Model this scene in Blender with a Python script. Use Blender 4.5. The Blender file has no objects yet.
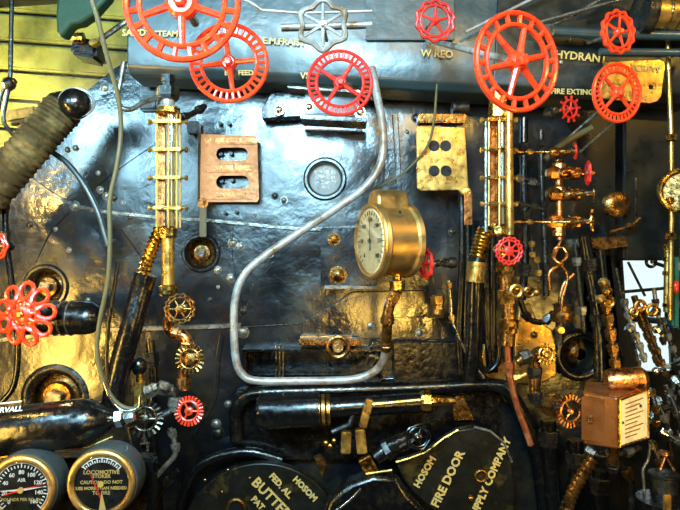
import bpy, bmesh, math, random
from mathutils import Vector, Matrix
random.seed(7)
V = Vector
PI = math.pi
sc = bpy.context.scene
COL = sc.collection

# ---------------------------------------------------------------- camera
CAMD, CAMZ, F = 1.8, 1.6, 600.0
cd = bpy.data.cameras.new('camera'); cam = bpy.data.objects.new('camera', cd); COL.objects.link(cam)
cam.location = (0, -CAMD, CAMZ); cam.rotation_euler = (PI/2, 0, 0)
cd.sensor_width = 36; cd.lens = 36*F/680; cd.clip_start = .02
sc.camera = cam
# ---------------------------------------------------------------- world, lights, exposure
sc.view_settings.view_transform = 'Standard'; sc.view_settings.look = 'None'
sc.view_settings.exposure = 0.62; sc.view_settings.gamma = 1
w = bpy.data.worlds.new('daylight'); sc.world = w; w.use_nodes = True
bg = w.node_tree.nodes['Background']; bg.inputs[1].default_value = 1
_n = w.node_tree.nodes; _l = w.node_tree.links     # hazy sky, brighter ahead of the engine than behind it
_tc = _n.new('ShaderNodeTexCoord'); _sp = _n.new('ShaderNodeSeparateXYZ'); _mr = _n.new('ShaderNodeValToRGB')
_l.new(_tc.outputs['Generated'], _sp.inputs[0]); _l.new(_sp.outputs['Y'], _mr.inputs[0]); _l.new(_mr.outputs[0], bg.inputs[0])
_mr.color_ramp.elements[0].position = .3; _mr.color_ramp.elements[0].color = (.12, .17, .21, 1)
_mr.color_ramp.elements[1].position = .8; _mr.color_ramp.elements[1].color = (.62, .78, .80, 1)
def area(name, loc, target, sx, sy, power, col):
    l = bpy.data.lights.new(name, 'AREA'); l.shape = 'RECTANGLE'; l.size = sx; l.size_y = sy
    l.energy = power; l.color = col
    o = bpy.data.objects.new(name, l); COL.objects.link(o); o.location = loc
    o.rotation_euler = (V(target)-V(loc)).to_track_quat('-Z', 'Y').to_euler()
    return o
def bulb(name, loc, power, col, r=.05):
    l = bpy.data.lights.new(name, 'POINT'); l.energy = power; l.color = col; l.shadow_soft_size = r
    o = bpy.data.objects.new(name, l); COL.objects.link(o); o.location = loc
COOL = (.42, .80, 1); WARM = (1, .60, .11)
area('roof_ventilator_daylight', (-.26, -1.80, 2.36), (-.12, 0, 1.95), .66, .34, 36, COOL)
area('rear_opening_daylight', (-.62, -2.3, 2.25), (-.3, 0, 1.9), 1.3, .7, 17, COOL)
area('left_window_daylight', (-1.30, -1.25, 2.18), (-.6, 0, 1.95), .55, .35, 13, COOL)
area('left_cab_lamp', (-1.31, -.95, 1.18), (-.85, 0, 1.32), .34, .50, 11, WARM)
area('right_cab_lamp', (.92, -.95, 1.22), (.6, 0, 1.34), .22, .3, 1.7, WARM)
area('rear_cab_lamp', (.26, -1.88, 1.25), (.1, 0, 1.43), .34, .14, 3.2, WARM)
area('rear_roof_lamp', (.52, -1.8, 2.48), (.26, 0, 2.0), .34, .2, 6, WARM)
bulb('left_bulb', (-1.12, -.62, 1.80), 6, WARM, .03)
bulb('left_board_fill', (-1.16, .08, 2.12), 9, (1, .87, .36), .04)  # added fill to brighten the boards; no lamp fitting stands here
bulb('right_fill', (1.22, -.80, 2.35), 7, WARM, .025)  # unseen point light added to light the fittings on the right
bulb('centre_fill', (-.15, -1.45, 2.45), 14, (1, .93, .85), .03)  # unseen fill added to bring up the red wheels

# ---------------------------------------------------------------- pixel helpers
def P(px, py, Y=0.0):
    d = CAMD+Y
    return V(((px-340)*d/F, Y, CAMZ-(py-255)*d/F))
def S(px, Y=0.0): return px*(CAMD+Y)/F
def basis(axis):
    wv = V(axis).normalized(); up = V((0, 0, 1))
    u = up.cross(wv).normalized(); v = wv.cross(u).normalized()
    return u, v, wv

# ---------------------------------------------------------------- materials
MATS = {}
def mat(name, col, metal=0.0, rough=.4, dirt=None, amt=.5, scale=14, bump=.25, spec=.5, rvar=.15, coat=0, bscale=None, bdist=.004):
    m = bpy.data.materials.new(name); m.use_nodes = True
    nt = m.node_tree; N = nt.nodes; L = nt.links; b = N['Principled BSDF']
    b.inputs['Metallic'].default_value = metal
    b.inputs['Specular IOR Level'].default_value = spec
    b.inputs['Coat Weight'].default_value = coat; b.inputs['Coat Roughness'].default_value = .12
    tc = N.new('ShaderNodeTexCoord')
    n1 = N.new('ShaderNodeTexNoise'); n1.inputs['Scale'].default_value = scale; n1.inputs['Detail'].default_value = 8
    n1.inputs['Roughness'].default_value = .65
    L.new(tc.outputs['Object'], n1.inputs['Vector'])
    rp = N.new('ShaderNodeValToRGB'); rp.color_ramp.elements[0].position = .62-.3*amt; rp.color_ramp.elements[1].position = .68
    L.new(n1.outputs['Fac'], rp.inputs['Fac'])
    mx = N.new('ShaderNodeMix'); mx.data_type = 'RGBA'
    mx.inputs['A'].default_value = (*col, 1); mx.inputs['B'].default_value = (*(dirt or [c*.55 for c in col]), 1)
    L.new(rp.outputs['Color'], mx.inputs['Factor']); L.new(mx.outputs['Result'], b.inputs['Base Color'])
    mr = N.new('ShaderNodeMapRange'); mr.inputs['From Min'].default_value = .3; mr.inputs['From Max'].default_value = .7
    mr.inputs['To Min'].default_value = max(.04, rough-rvar); mr.inputs['To Max'].default_value = min(1, rough+rvar)
    n2 = N.new('ShaderNodeTexNoise'); n2.inputs['Scale'].default_value = bscale or scale*3; n2.inputs['Detail'].default_value = 5
    L.new(tc.outputs['Object'], n2.inputs['Vector'])
    L.new(n2.outputs['Fac'], mr.inputs['Value']); L.new(mr.outputs['Result'], b.inputs['Roughness'])
    bp = N.new('ShaderNodeBump'); bp.inputs['Strength'].default_value = bump; bp.inputs['Distance'].default_value = bdist
    L.new(n2.outputs['Fac'], bp.inputs['Height']); L.new(bp.outputs['Normal'], b.inputs['Normal'])
    MATS[name] = m; return m
plate = mat('black_boiler_plate', (.005, .007, .010), .0, .23, (.030, .024, .010), .34, 6, .75, 1.0, .13, coat=.6, bscale=6.5, bdist=.012)
turret_m = mat('blue_black_paint', (.018, .044, .054), 0, .36, (.022, .025, .02), .4, 7, .5, .9, .12, bscale=8, bdist=.01)
black = mat('glossy_black_paint', (.003, .003, .0035), 0, .22, (.015, .012, .007), .3, 20, .3, .7, .1)
dark = mat('oily_dark_steel', (.007, .0065, .006), .1, .35, (.04, .028, .012), .35, 25, .5, .6, .15)
steel = mat('worn_grey_steel', (.26, .25, .22), .7, .32, (.03, .026, .02), .5, 30, .4)
silver = mat('silver_painted_pipe', (.44, .45, .45), .4, .38, (.20, .12, .05), .6, 22, .3)
chrome = mat('polished_steel', (.8, .8, .78), 1, .14, (.5, .45, .35), .3, 20, .1)
red = mat('red_enamel', (.90, .05, .010), 0, .30, (.5, .02, .01), .3, 30, .2, .6, .1, coat=.5)
redd = mat('dusty_red_enamel', (.68, .022, .012), 0, .42, (.35, .02, .02), .4, 30, .3, .5, .1)
brass = mat('aged_brass', (.80, .47, .11), 1, .25, (.10, .045, .012), .5, 26, .35)
gunmetal = mat('dark_gunmetal', (.10, .092, .075), .9, .25, (.02, .016, .01), .4, 30, .3)
doorm = mat('green_black_ochre_door_paint', (.007, .0065, .004), .1, .38, (.10, .06, .012), .28, 8, .5, .4, .12)  # green-black with random ochre patches
greyblue = mat('grey_blue_case_paint', (.06, .075, .08), .2, .35, (.03, .03, .03), .4, 12, .2)
turret_shade_m = mat('shaded_beam_paint', (.006, .009, .009), 0, .38, (.02, .02, .012), .4, 8, .4, .6, .1)  # beam colour darkened to stand in for weaker light on its right half
brassd = mat('dull_aged_brass', (.62, .38, .12), .9, .40, (.30, .17, .05), .45, 10, .3)
brassy = mat('yellow_brass_plate', (.74, .46, .12), .9, .32, (.24, .11, .025), .6, 14, .3)
copper = mat('worn_copper', (.70, .29, .09), 1, .30, (.14, .05, .02), .5, 22, .35)
copperp = mat('copper_pink_plate', (.48, .18, .06), .5, .42, (.34, .14, .06), .5, 25, .25)
rust = mat('rust_red_pipe', (.26, .06, .02), .5, .32, (.5, .22, .1), .4, 30, .3)
hose = mat('olive_rubber_hose', (.11, .09, .035), 0, .45, (.10, .08, .04), .5, 30, .2)
bronze = mat('dark_bronze', (.30, .15, .04), .9, .28, (.04, .02, .01), .5, 30, .45)
lag = mat('brown_lagging_cloth', (.05, .034, .012), 0, .8, (.20, .14, .05), .5, 16, .8, .2)
creamp = mat('cream_dial_card', (.90, .80, .48), 0, .5, (.55, .45, .28), .4, 25, .1)
white = mat('grey_white_disc_paint', (.28, .31, .32), 0, .5, (.20, .21, .20), .3, 20, .1)
letter = mat('pale_yellow_lettering', (.60, .38, .09), 0, .5, (.40, .34, .2), .5, 60, .1)
letterw = mat('white_lettering', (.75, .74, .70), 0, .5, (.5, .5, .45), .3, 60, .1)
blackface = mat('black_dial_paint', (.008, .008, .008), 0, .35, (.02, .02, .018), .3, 20, .05, .3)
greenp = mat('dark_green_canvas', (.012, .045, .022), 0, .6, (.015, .05, .03), .5, 12, .4)
wallp = mat('yellow_green_board_paint', (.36, .32, .055), 0, .34, (.02, .03, .006), 1.0, 4, .8, .6, .15)
walld = mat('dark_cab_paint', (.004, .005, .005), 0, .35, (.018, .016, .01), .5, 5, .3)
floorm = mat('dark_floor_boards', (.05, .035, .022), 0, .6, (.02, .015, .01), .5, 6, .5)
pinkcase = mat('orange_enamelled_case', (.20, .062, .014), .4, .30, (.30, .09, .02), .4, 10, .2)
tealm = mat('teal_green_paint', (.02, .16, .13), 0, .5, (.01, .08, .07), .4, 10, .2)
def glassmat(name, tint=(1, 1, 1), alpha=.10):
    m = bpy.data.materials.new(name); m.use_nodes = True; nt = m.node_tree; N = nt.nodes; L = nt.links
    N.remove(N['Principled BSDF']); out = N['Material Output']
    t = N.new('ShaderNodeBsdfTransparent'); t.inputs[0].default_value = (*tint, 1)
    g = N.new('ShaderNodeBsdfGlossy'); g.inputs['Roughness'].default_value = .06
    lw = N.new('ShaderNodeLayerWeight'); lw.inputs[0].default_value = .3
    n = N.new('ShaderNodeTexNoise'); n.inputs['Scale'].default_value = 30
    ml = N.new('ShaderNodeMath'); ml.operation = 'MULTIPLY_ADD'; ml.inputs[1].default_value = .5; ml.inputs[2].default_value = alpha*.5
    L.new(lw.outputs['Fresnel'], ml.inputs[0])
    mx = N.new('ShaderNodeMixShader'); L.new(ml.outputs[0], mx.inputs[0]); L.new(t.outputs[0], mx.inputs[1]); L.new(g.outputs[0], mx.inputs[2])
    L.new(mx.outputs[0], out.inputs[0]); return m
glass = glassmat('clear_glass'); amber = glassmat('amber_stained_glass', (.95, .75, .42), .3)

# ---------------------------------------------------------------- mesh collector
class G:
    def __init__(s): s.b = bmesh.new()
    def _ring(s, c, u, v, r, n, ph=0):
        return [s.b.verts.new(c+u*(r*math.cos(ph+2*PI*k/n))+v*(r*math.sin(ph+2*PI*k/n))) for k in range(n)]
    def _bridge(s, a, b):
        n = len(a)
        for k in range(n): s.b.faces.new((a[k], a[(k+1) % n], b[(k+1) % n], b[k]))
    def lathe(s, C, axis, prof, n=20, ph=0, caps=True):
        u, v, wv = frame(axis); C = V(C); rings = []
        for t, r in prof:
            rings.append(s._ring(C+wv*t, u, v, max(r, 1e-4), n, ph))
        for a, b in zip(rings, rings[1:]): s._bridge(a, b)
        if caps: s.b.faces.new(rings[0][::-1]); s.b.faces.new(rings[-1])
        return s
    def cyl(s, p0, p1, r0, r1=None, n=14, ph=0):
        p0 = V(p0); p1 = V(p1); a = p1-p0
        return s.lathe(p0, a, [(0, r0), (a.length, r0 if r1 is None else r1)], n, ph)
    def tube(s, pts, r, n=10, closed=False):
        pts = [V(p) for p in pts]; N = len(pts); rings = []; pu = None
        for i, p in enumerate(pts):
            if closed: t = pts[(i+1) % N]-pts[i-1]
            else: t = pts[min(i+1, N-1)]-pts[max(i-1, 0)]
            t.normalize()
            if pu is None: pu = frame(t)[0]
            pu = (pu-t*pu.dot(t)); pu = pu.normalized() if pu.length > 1e-5 else frame(t)[0]
            rr = r[i] if isinstance(r, (list, tuple)) else r
            rings.append(s._ring(p, pu, t.cross(pu), rr, n))
        for a, b in zip(rings, rings[1:]): s._bridge(a, b)
        if closed: s._bridge(rings[-1], rings[0])
        else: s.b.faces.new(rings[0][::-1]); s.b.faces.new(rings[-1])
        return s
    def ring(s, C, axis, R, r, n=40, m=8, flat=1.0, mod=None):
        u, v, wv = frame(axis); C = V(C); rings = []
        for i in range(n):
            a = 2*PI*i/n; RR = R*(1+(mod(a) if mod else 0)); d = u*math.cos(a)+v*math.sin(a)
            rings.append([s.b.verts.new(C+d*(RR+r*math.cos(2*PI*k/m))+wv*(r*flat*math.sin(2*PI*k/m))) for k in range(m)])
        for i in range(n): s._bridge(rings[i], rings[(i+1) % n])
        return s
    def sphere(s, C, r, n=14, sc_=(1, 1, 1)):
        m = Matrix.Translation(V(C)) @ Matrix.Diagonal((*sc_, 1))
        bmesh.ops.create_uvsphere(s.b, u_segments=n, v_segments=max(6, n//2+1), radius=r, matrix=m); return s
    def box(s, C, size, rot=None, bev=0):
        m = Matrix.Translation(V(C)) @ (rot.to_4x4() if rot else Matrix.Identity(4)) @ Matrix.Diagonal((*size, 1))
        r = bmesh.ops.create_cube(s.b, size=1, matrix=m)
        if bev:
            es = list({e for vv in r['verts'] for e in vv.link_edges})
            bmesh.ops.bevel(s.b, geom=es, offset=bev, segments=2, affect='EDGES')
        return s
    def prism(s, pts, d, holes=()):        # outline points (world) extruded along vector d
        d = V(d); bm = s.b
        loops = [[V(p) for p in pts]]+[[V(p) for p in h] for h in holes]
        if not holes:
            a = [bm.verts.new(p) for p in loops[0]]; c = [bm.verts.new(p+d) for p in loops[0]]
            bm.faces.new(a); bm.faces.new(c[::-1]); s._bridge(a, c); return s
        for off in (V((0, 0, 0)), d):
            es = []
            for lp in loops:
                vs = [bm.verts.new(p+off) for p in lp]
                es += [bm.edges.new((vs[k], vs[(k+1) % len(vs)])) for k in range(len(vs))]
            bmesh.ops.triangle_fill(bm, edges=es, use_beauty=True)
        for lp in loops:
            a = [bm.verts.new(p) for p in lp]; c = [bm.verts.new(p+d) for p in lp]; s._bridge(a, c)
        bmesh.ops.remove_doubles(bm, verts=bm.verts, dist=1e-5)
        return s
    def build(s, name, m, parent=None, smooth=True, bevel=0):
        bm = s.b; bmesh.ops.recalc_face_normals(bm, faces=bm.faces)
        if smooth:
            for f in bm.faces: f.smooth = True
            for e in bm.edges:
                if len(e.link_faces) == 2 and e.calc_face_angle(0) > .7: e.smooth = False
        if parent is not None: org = V(parent['_o'])
        else:
            lo = V([min(v.co[k] for v in bm.verts) for k in range(3)]); hi = V([max(v.co[k] for v in bm.verts) for k in range(3)])
            org = (lo+hi)/2
        bmesh.ops.translate(bm, verts=bm.verts, vec=-org)
        me = bpy.data.meshes.new(name); bm.to_mesh(me); bm.free(); me.materials.append(m)
        o = bpy.data.objects.new(name, me); COL.objects.link(o); o['_o'] = list(org)
        if parent is not None: o.parent = parent
        else: o.location = org
        if bevel:
            b = o.modifiers.new('soft_edges', 'BEVEL'); b.width = bevel; b.segments = 2; b.limit_method = 'ANGLE'
        return o
def frame(axis):
    wv = V(axis).normalized(); up = V((0, 0, 1)) if abs(wv.z) < .9 else V((0, 1, 0))
    u = up.cross(wv).normalized(); return u, wv.cross(u).normalized(), wv
def thing(name, label, cat, loc, group=None):
    o = bpy.data.objects.new(name, None); COL.objects.link(o); o.location = loc; o['_o'] = list(loc)
    o.empty_display_size = .05
    o['label'] = label; o['category'] = cat
    if group: o['group'] = group
    return o
def tag(o, label, cat, group=None):
    o['label'] = label; o['category'] = cat
    if group: o['group'] = group
    return o
def struct(o): o['kind'] = 'structure'; return o
def catmull(pts, k=8):
    pts = [V(p) for p in pts]
    if len(pts) < 3: return pts
    q = [pts[0]*2-pts[1]]+pts+[pts[-1]*2-pts[-2]]; out = []
    for i in range(1, len(q)-2):
        a, b, c, d = q[i-1:i+3]
        for j in range(k):
            t = j/k
            out.append(.5*((2*b)+(c-a)*t+(2*a-5*b+4*c-d)*t*t+(3*b-a-3*c+d)*t**3))
    out.append(pts[-1]); return out
def PP(pts): return [P(*p) for p in pts]
def lettering(txt, C, axis, size, m, parent, rot=0, depth=.0008, name='lettering', sx=1.0, bold=0):
    cu = bpy.data.curves.new('t', 'FONT'); cu.body = txt; cu.size = size; cu.extrude = depth
    cu.align_x = 'CENTER'; cu.align_y = 'CENTER'; cu.offset = bold; cu.resolution_u = 2
    to = bpy.data.objects.new('t', cu); COL.objects.link(to)
    bpy.context.view_layer.update()
    me = bpy.data.meshes.new_from_object(to.evaluated_get(bpy.context.evaluated_depsgraph_get()))
    bpy.data.objects.remove(to); bpy.data.curves.remove(cu)
    u, v, wv = basis(axis)
    M = Matrix((u, v, wv)).transposed().to_4x4() @ Matrix.Rotation(rot, 4, 'Z') @ Matrix.Diagonal((sx, 1, 1, 1))
    M.translation = V(C)-V(parent['_o'])
    me.transform(M); me.materials.clear(); me.materials.append(m); me.name = name
    o = bpy.data.objects.new(name, me); COL.objects.link(o); o.parent = parent; o['_o'] = parent['_o']; return o

FWD = V((0, -1, 0))
# ---------------------------------------------------------------- generic builders
def wheel(root, C, axis, R, kind, ns, nw, m, ph=0, hubr=.2, nutm=None):
    """handwheel part: rim mesh > spoke, hub, nut"""
    u, v, wv = frame(axis); g = G(); C = V(C)
    def at(a, r, h=0): return C+u*(r*math.cos(a))+v*(r*math.sin(a))+wv*h
    if kind == 'ladder':
        t = R*.055; Ri = R*.72 if nw < 24 else R*.70
        g.ring(C, axis, R-t, t, 48, 8, 1.3); g.ring(C, axis, Ri, t*.9, 48, 8, 1.3)
        for k in range(nw):
            a = ph+2*PI*(k+.5)/nw
            g.cyl(at(a, Ri), at(a, R-t), t*(.95 if nw < 24 else .75), n=6)
        rin = Ri
    elif kind == 'lobed':
        t = R*.085
        g.ring(C, axis, R-t*1.4, t, 64, 8, 1.2, mod=lambda a: .055*math.cos(nw*(a-ph)))
        g.ring(C, axis, R*.70, t*.8, 40, 8, 1.2)
        for k in range(nw):
            a = ph+2*PI*(k+.5)/nw; g.cyl(at(a, R*.68), at(a, R*.88), t*.8, n=6)
        rin = R*.70
    elif kind == 'toothed':
        t = R*.09; g.ring(C, axis, R*.64, t, 48, 8, 1.2)
        for k in range(nw):
            a = ph+2*PI*k/nw; g.cyl(at(a, R*.64), at(a, R), min(R*.085, R*1.9/nw), min(R*.10, R*2.2/nw), n=6)
        rin = R*.64
    elif kind == 'petal':
        t = R*.07; rin = R*.48
        g.ring(C, axis, R*.46, t*1.2, 36, 8)
        for k in range(nw):
            a0 = ph+2*PI*k/nw; hw = PI/nw*.92; pts = []
            for j in range(12):
                q = 2*PI*j/12; pts.append(at(a0+hw*math.sin(q)*.9, R*(.72-.27*math.cos(q)), R*.1*math.cos(q)))
            g.tube(pts, t, 6, closed=True)
    elif kind == 'star':
        t = R*.11; rin = R*.78
        g.ring(C, axis, R*.84, t, 60, 8, 1.2, mod=lambda a: .10*math.cos(ns*(a-ph)))
        for k in range(ns):
            a = ph+2*PI*k/ns; g.sphere(at(a, R*.92), R*.13, 10)
    rim = g.build('handwheel', m, root)
    for k in range(ns):
        a = ph+2*PI*k/ns; s = G()
        s.tube([at(a, R*.08, R*.05), at(a, R*.35, R*.02), at(a, rin, 0)], [R*.085, R*.065, R*.055], 8)
        s.build('spoke', m, rim)
    h = G().lathe(C-wv*R*.12, wv, [(0, R*hubr*.9), (R*.06, R*hubr), (R*.2, R*hubr*.95), (R*.26, R*hubr*.7)], 18); h.build('hub', m, rim)
    G().lathe(C+wv*R*.14, wv, [(0, R*.12), (R*.10, R*.12), (R*.13, R*.08)], 6).build('nut', nutm or m, rim, smooth=False)
    return rim
def valve(name, label, px, py, Y, R, axis, kind, ns, nw, m, bm=steel, stem=20, ph=0, body=True, group=None, hubr=.2, cat='valve', end=None, smat=None, nutm=None):
    C = P(px, py, Y); Rm = S(R, Y); wv = V(axis).normalized()
    L = S(stem, Y); r = thing(name, label, cat, C-wv*L, group)
    wheel(r, C, axis, Rm, kind, ns, nw, m, ph, hubr, nutm)
    e = P(*end) if end else C-wv*L
    G().cyl(C, e, max(Rm*.075, .004), n=12).build('stem', smat or steel, r)
    if body:
        b = min(max(Rm*.28, .012), .024); d = (C-e).normalized()
        G().lathe(e-d*b*.5, d, [(0, b*.9), (b*.5, b), (b*.9, b), (b*1.0, b*.6), (b*2.2, b*.5), (b*2.3, b*.75), (b*2.9, b*.75), (b*3, b*.4)], 16).build('bonnet', bm, r)
        G().lathe(e-d*b*2.6, d, [(0, b*.7), (b*.4, b*1.15), (b*1.5, b*1.25), (b*2.2, b*.9)], 16).build('valve_body', bm, r)
    return r
def pipe(name, label, cat, pts, r, m, couplings=(), cm=None, group=None, smooth=True, n=10, k=8):
    w_ = PP(pts); path = catmull(w_, k) if smooth else w_
    rm = S(r, pts[0][2])
    if not couplings:
        o = G().tube(path, rm, n).build(name, m); return tag(o, label, cat, group)
    t = thing(name, label, cat, w_[0], group)
    G().tube(path, rm, n).build('tube', m, t)
    for c in couplings:
        i = min(len(path)-2, int(c*(len(path)-1))); a = path[i]; d = (path[i+1]-path[i]).normalized()
        q = 1.9 if r < 3 else (1.6 if r < 4.6 else 1.38)
        h = rm*(1.6 if r < 4.6 else 1.0)
        G().lathe(a-d*h, d, [(0, rm*1.25), (h*.15, rm*q), (h*1.3, rm*q), (h*1.4, rm*(q*.5+.5)), (h*2, rm*(q*.5+.5))], 6).build('coupling_nut', cm or brass, t, smooth=False)
    return t
def bolt(parent, px, py, Y, r=3, m=None, h=None):
    C = P(px, py, Y); R = S(r, Y)
    G().lathe(C+V((0, .002, 0)), FWD, [(0, R*1.35), (.003, R*1.35), (.0031, R), (R*.8, R*.95), (R*1.1, R*.5)], 8).build('bolt', m or dark, parent)

# ---------------------------------------------------------------- the cab
YB = .38
def xz(px, py, Y): return P(px, py, Y)
g = G()
wo = [V((-1.38, YB, 0)), V((1.38, YB, 0)), V((1.38, YB, 2.75)), V((-1.38, YB, 2.75))]
hole = PP([(620, 255, YB), (668, 255, YB), (674, 372, YB), (628, 372, YB)])
g.prism(wo, (0, .03, 0), [hole]); struct(g.build('wall_front', walld))
g = G()      # painted boards lining the front wall, slightly out of level
for i in range(9):
    z = 1.66+i*.105
    rot = Matrix.Rotation(R_ := math.radians(4.2), 3, 'Y')
    g.box((-.86, YB-.016, z), (1.0, .03, .092), rot, bev=.008)
struct(g.build('trim_1', wallp))
struct(G().box((-1.37, -1.3, 1.375), (.03, 3.4, 2.75)).build('wall_left', walld))
struct(G().box((1.37, -1.3, 1.375), (.03, 3.4, 2.75)).build('wall_right', walld))
struct(G().box((0, -2.98, .8), (2.75, .04, 1.6)).build('wall_back', walld))
struct(G().box((0, -1.3, -.02), (2.8, 3.5, .04)).build('floor', floorm))
g = G(); g.box((0, .12, 2.77), (2.8, .6, .04)); g.box((.75, -1.7, 2.77), (1.3, 2.9, .04)); g.box((-1.25, -1.7, 2.77), (.3, 2.9, .04)); g.box((0, -2.6, 2.77), (2.8, .8, .04)); g.box((-.5, -.6, 2.77), (1.4, 1., .04))
struct(g.build('ceiling', walld))
wf = G(); hp = PP([(620, 255, YB-.01), (668, 255, YB-.01), (674, 372, YB-.01), (628, 372, YB-.01)])
wf.tube(hp, .010, 6, closed=True); wfo = struct(wf.build('window_1', dark))
G().prism(PP([(620, 255, YB+.012), (668, 255, YB+.012), (674, 372, YB+.012), (628, 372, YB+.012)]), (0, .004, 0)).build('pane', glass, wfo)
G().cyl(P(628, 262, YB-.012), P(645, 296, YB-.012), .005, n=8).build('glazing_bar', dark, wfo)
G().cyl(P(622, 292, YB-.012), P(668, 288, YB-.012), .006, n=8).build('glazing_bar', dark, wfo)
G().cyl(P(622, 318, YB-.012), P(672, 322, YB-.012), .012, n=8).build('glazing_bar', dark, wfo)

struct(G().box((-1.0, YB-.10, 2.56), (1.1, .14, .12), Matrix.Rotation(-math.radians(4), 3, 'Y')).build('trim_2', walld))

# ---------------------------------------------------------------- boiler backhead
bh = thing('boiler_backhead', 'big glossy black riveted boiler end plate filling the cab front', 'boiler', P(340, 400, 0)*1.0)
cz = CAMZ-(400-255)*CAMD/F
out = PP([(x_, y_, 0) for x_, y_ in [(-70, 700), (-66, 400), (-60, 310), (-32, 245), (0, 197), (35, 145), (70, 104), (115, 68), (180, 30), (300, 0), (420, 10), (500, 50), (560, 110), (596, 180), (610, 250), (618, 330), (620, 700)]])
def circ(px, py, r, Y=0, n=28): 
    c = P(px, py, Y); rr = S(r, Y); return [c+V((rr*math.cos(2*PI*k/n), 0, rr*math.sin(2*PI*k/n))) for k in range(n)]
ports = [(325, 179, 16), (201, 253, 14.5), (46, 287, 17), (55, 398, 25), (578, 352, 18)]
recess = PP([(247, 348, 0), (380, 348, 0), (380, 377, 0), (247, 377, 0)])
G().prism(out, (0, .03, 0), [circ(*p) for p in ports]+[recess]).build('end_plate', plate, bh)
G().box((-.15, .20, cz-.05), (1.75, .02, 1.5)).build('inner_plate', dark, bh)
def strip(pts, wpx, h, m=plate, name='seam_strip'):
    path = catmull([P(a, b, 0) for a, b in pts], 6); hw = S(wpx)/2; g = G(); rings = []
    for i, p in enumerate(path):
        t = (path[min(i+1, len(path)-1)]-path[max(i-1, 0)]).normalized(); n = V((-t.z, 0, t.x))
        rings.append([g.b.verts.new(p+n*a+V((0, y, 0))) for a, y in ((-hw, .0), (-hw*.7, -h), (hw*.7, -h), (hw, .0))])
    for a, b in zip(rings, rings[1:]):
        for k in range(3): g.b.faces.new((a[k], a[k+1], b[k+1], b[k]))
    return g.build(name, m, bh)
strip([(30, 178), (58, 197), (90, 209), (155, 217), (215, 221), (305, 229), (370, 226)], 4, .006, steel)
strip([(88, 192), (120, 167), (155, 143)], 3, .004)
strip([(0, 340), (60, 333), (100, 330), (225, 326), (324, 320), (378, 318)], 5, .007, steel)
strip([(222, 335), (218, 360), (214, 400), (190, 440)], 5, .004)
strip([(68, 212), (50, 232), (35, 262)], 3, .004)
strip([(120, 230), (140, 258), (152, 290)], 3, .003)
strip([(232, 225), (232, 262), (245, 320)], 3, .003)
strip([(395, 115), (398, 170), (402, 290)], 6, .006)
# overlapping jacket plates
def sheet(pts, Y0, th, m=plate, name='jacket_plate', holes=(), bev=.002):
    return G().prism(PP([(a, b, Y0) for a, b in pts]), (0, th, 0), [circ(h[0], h[1], h[2], Y0) for h in holes]).build(name, m, bh, bevel=bev)
sheet([(240, 327), (252, 284), (300, 236), (306, 231), (322, 231), (322, 322)], -.008, .008)
sheet([(250, 382), (395, 378), (398, 342), (462, 338), (470, 386), (510, 388), (470, 392), (245, 395)], -.010, .010)
sheet([(303, 322), (340, 300), (352, 292), (440, 290), (440, 316), (388, 318), (380, 338), (300, 342)], -.012, .012)
sheet([(300, 336), (352, 336), (356, 342), (356, 346), (300, 346)], -.03, .02, copper, 'hinge_bar')
for px, py, r in ports:
    C = P(px, py, 0); rr = S(r)
    fl = G(); fl.lathe(C+V((0, .01, 0)), FWD, [(-.001, rr*.98), (-.001, rr*1.38), (.012, rr*1.36), (.018, rr*1.25), (.018, rr*1.12), (.010, rr*.98), (-.05, rr*.98)], 36, caps=False)
    f = fl.build('washout_flange', plate if px != 55 else dark, bh)
    if px == 325:
        G().lathe(C+V((0, .03, 0)), FWD, [(0, rr*.99), (.012, rr*.99), (.013, rr*.9)], 32).build('plug_disc', white, bh)
        for k in range(5): pass
        lettering('BOILER NO\nTESTED\nPRESSURE\nLBS', C+V((.004, .016, 0)), FWD, S(5), steel, bh, 0, .0004, 'plug_marking')
    elif px != 578:
        G().lathe(C+V((0, .05, 0)), FWD, [(0, rr), (.01, rr*.98), (.02, rr*.6), (.04, rr*.55), (.042, rr*.3)], 28).build('washout_plug', bronze, bh)
        G().box(C+V((0, -.002, 0)), (rr*.55, .03, rr*.5), Matrix.Rotation(.3, 3, 'Y'), .002).build('plug_square', steel, bh)
for a, b, r in [(75, 206, 4), (100, 190, 3), (106, 196, 3), (114, 198, 3), (55, 229, 2), (70, 183, 2), (68, 150, 3), (76, 148, 3), (98, 173, 2), (123, 203, 2), (130, 218, 2),
                (275, 196, 3), (284, 200, 3), (225, 105, 2.5), (230, 106, 2.5), (270, 254, 3), (278, 263, 2.5), (218, 270, 3), (231, 278, 3.5), (233, 243, 4), (241, 246, 3),
                (244, 311, 4), (243, 332, 5), (308, 325, 3.5), (371, 326, 5), (355, 299, 3), (419, 333, 3.5), (268, 292, 2), (306, 277, 2), (218, 287, 1.5), (407, 132, 2.5), (416, 118, 4),
                (403, 275, 3), (352, 276, 2), (105, 88, 4), (136, 73, 4), (255, 215, 2), (69, 250, 2), (88, 300, 2), (30, 225, 3), (150, 330, 2), (210, 300, 2), (228, 404, 3), (242, 428, 4), (218, 433, 5), (216, 424, 4),
                (590, 298, 3), (452, 232, 3), (430, 262, 2), (540, 270, 3), (225, 108, 2)]:
    if (a, b) in ((225, 105), (230, 106), (225, 108)): continue
    bolt(bh, a, b, 0, r, steel if (a*7+b) % 3 else dark)
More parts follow.
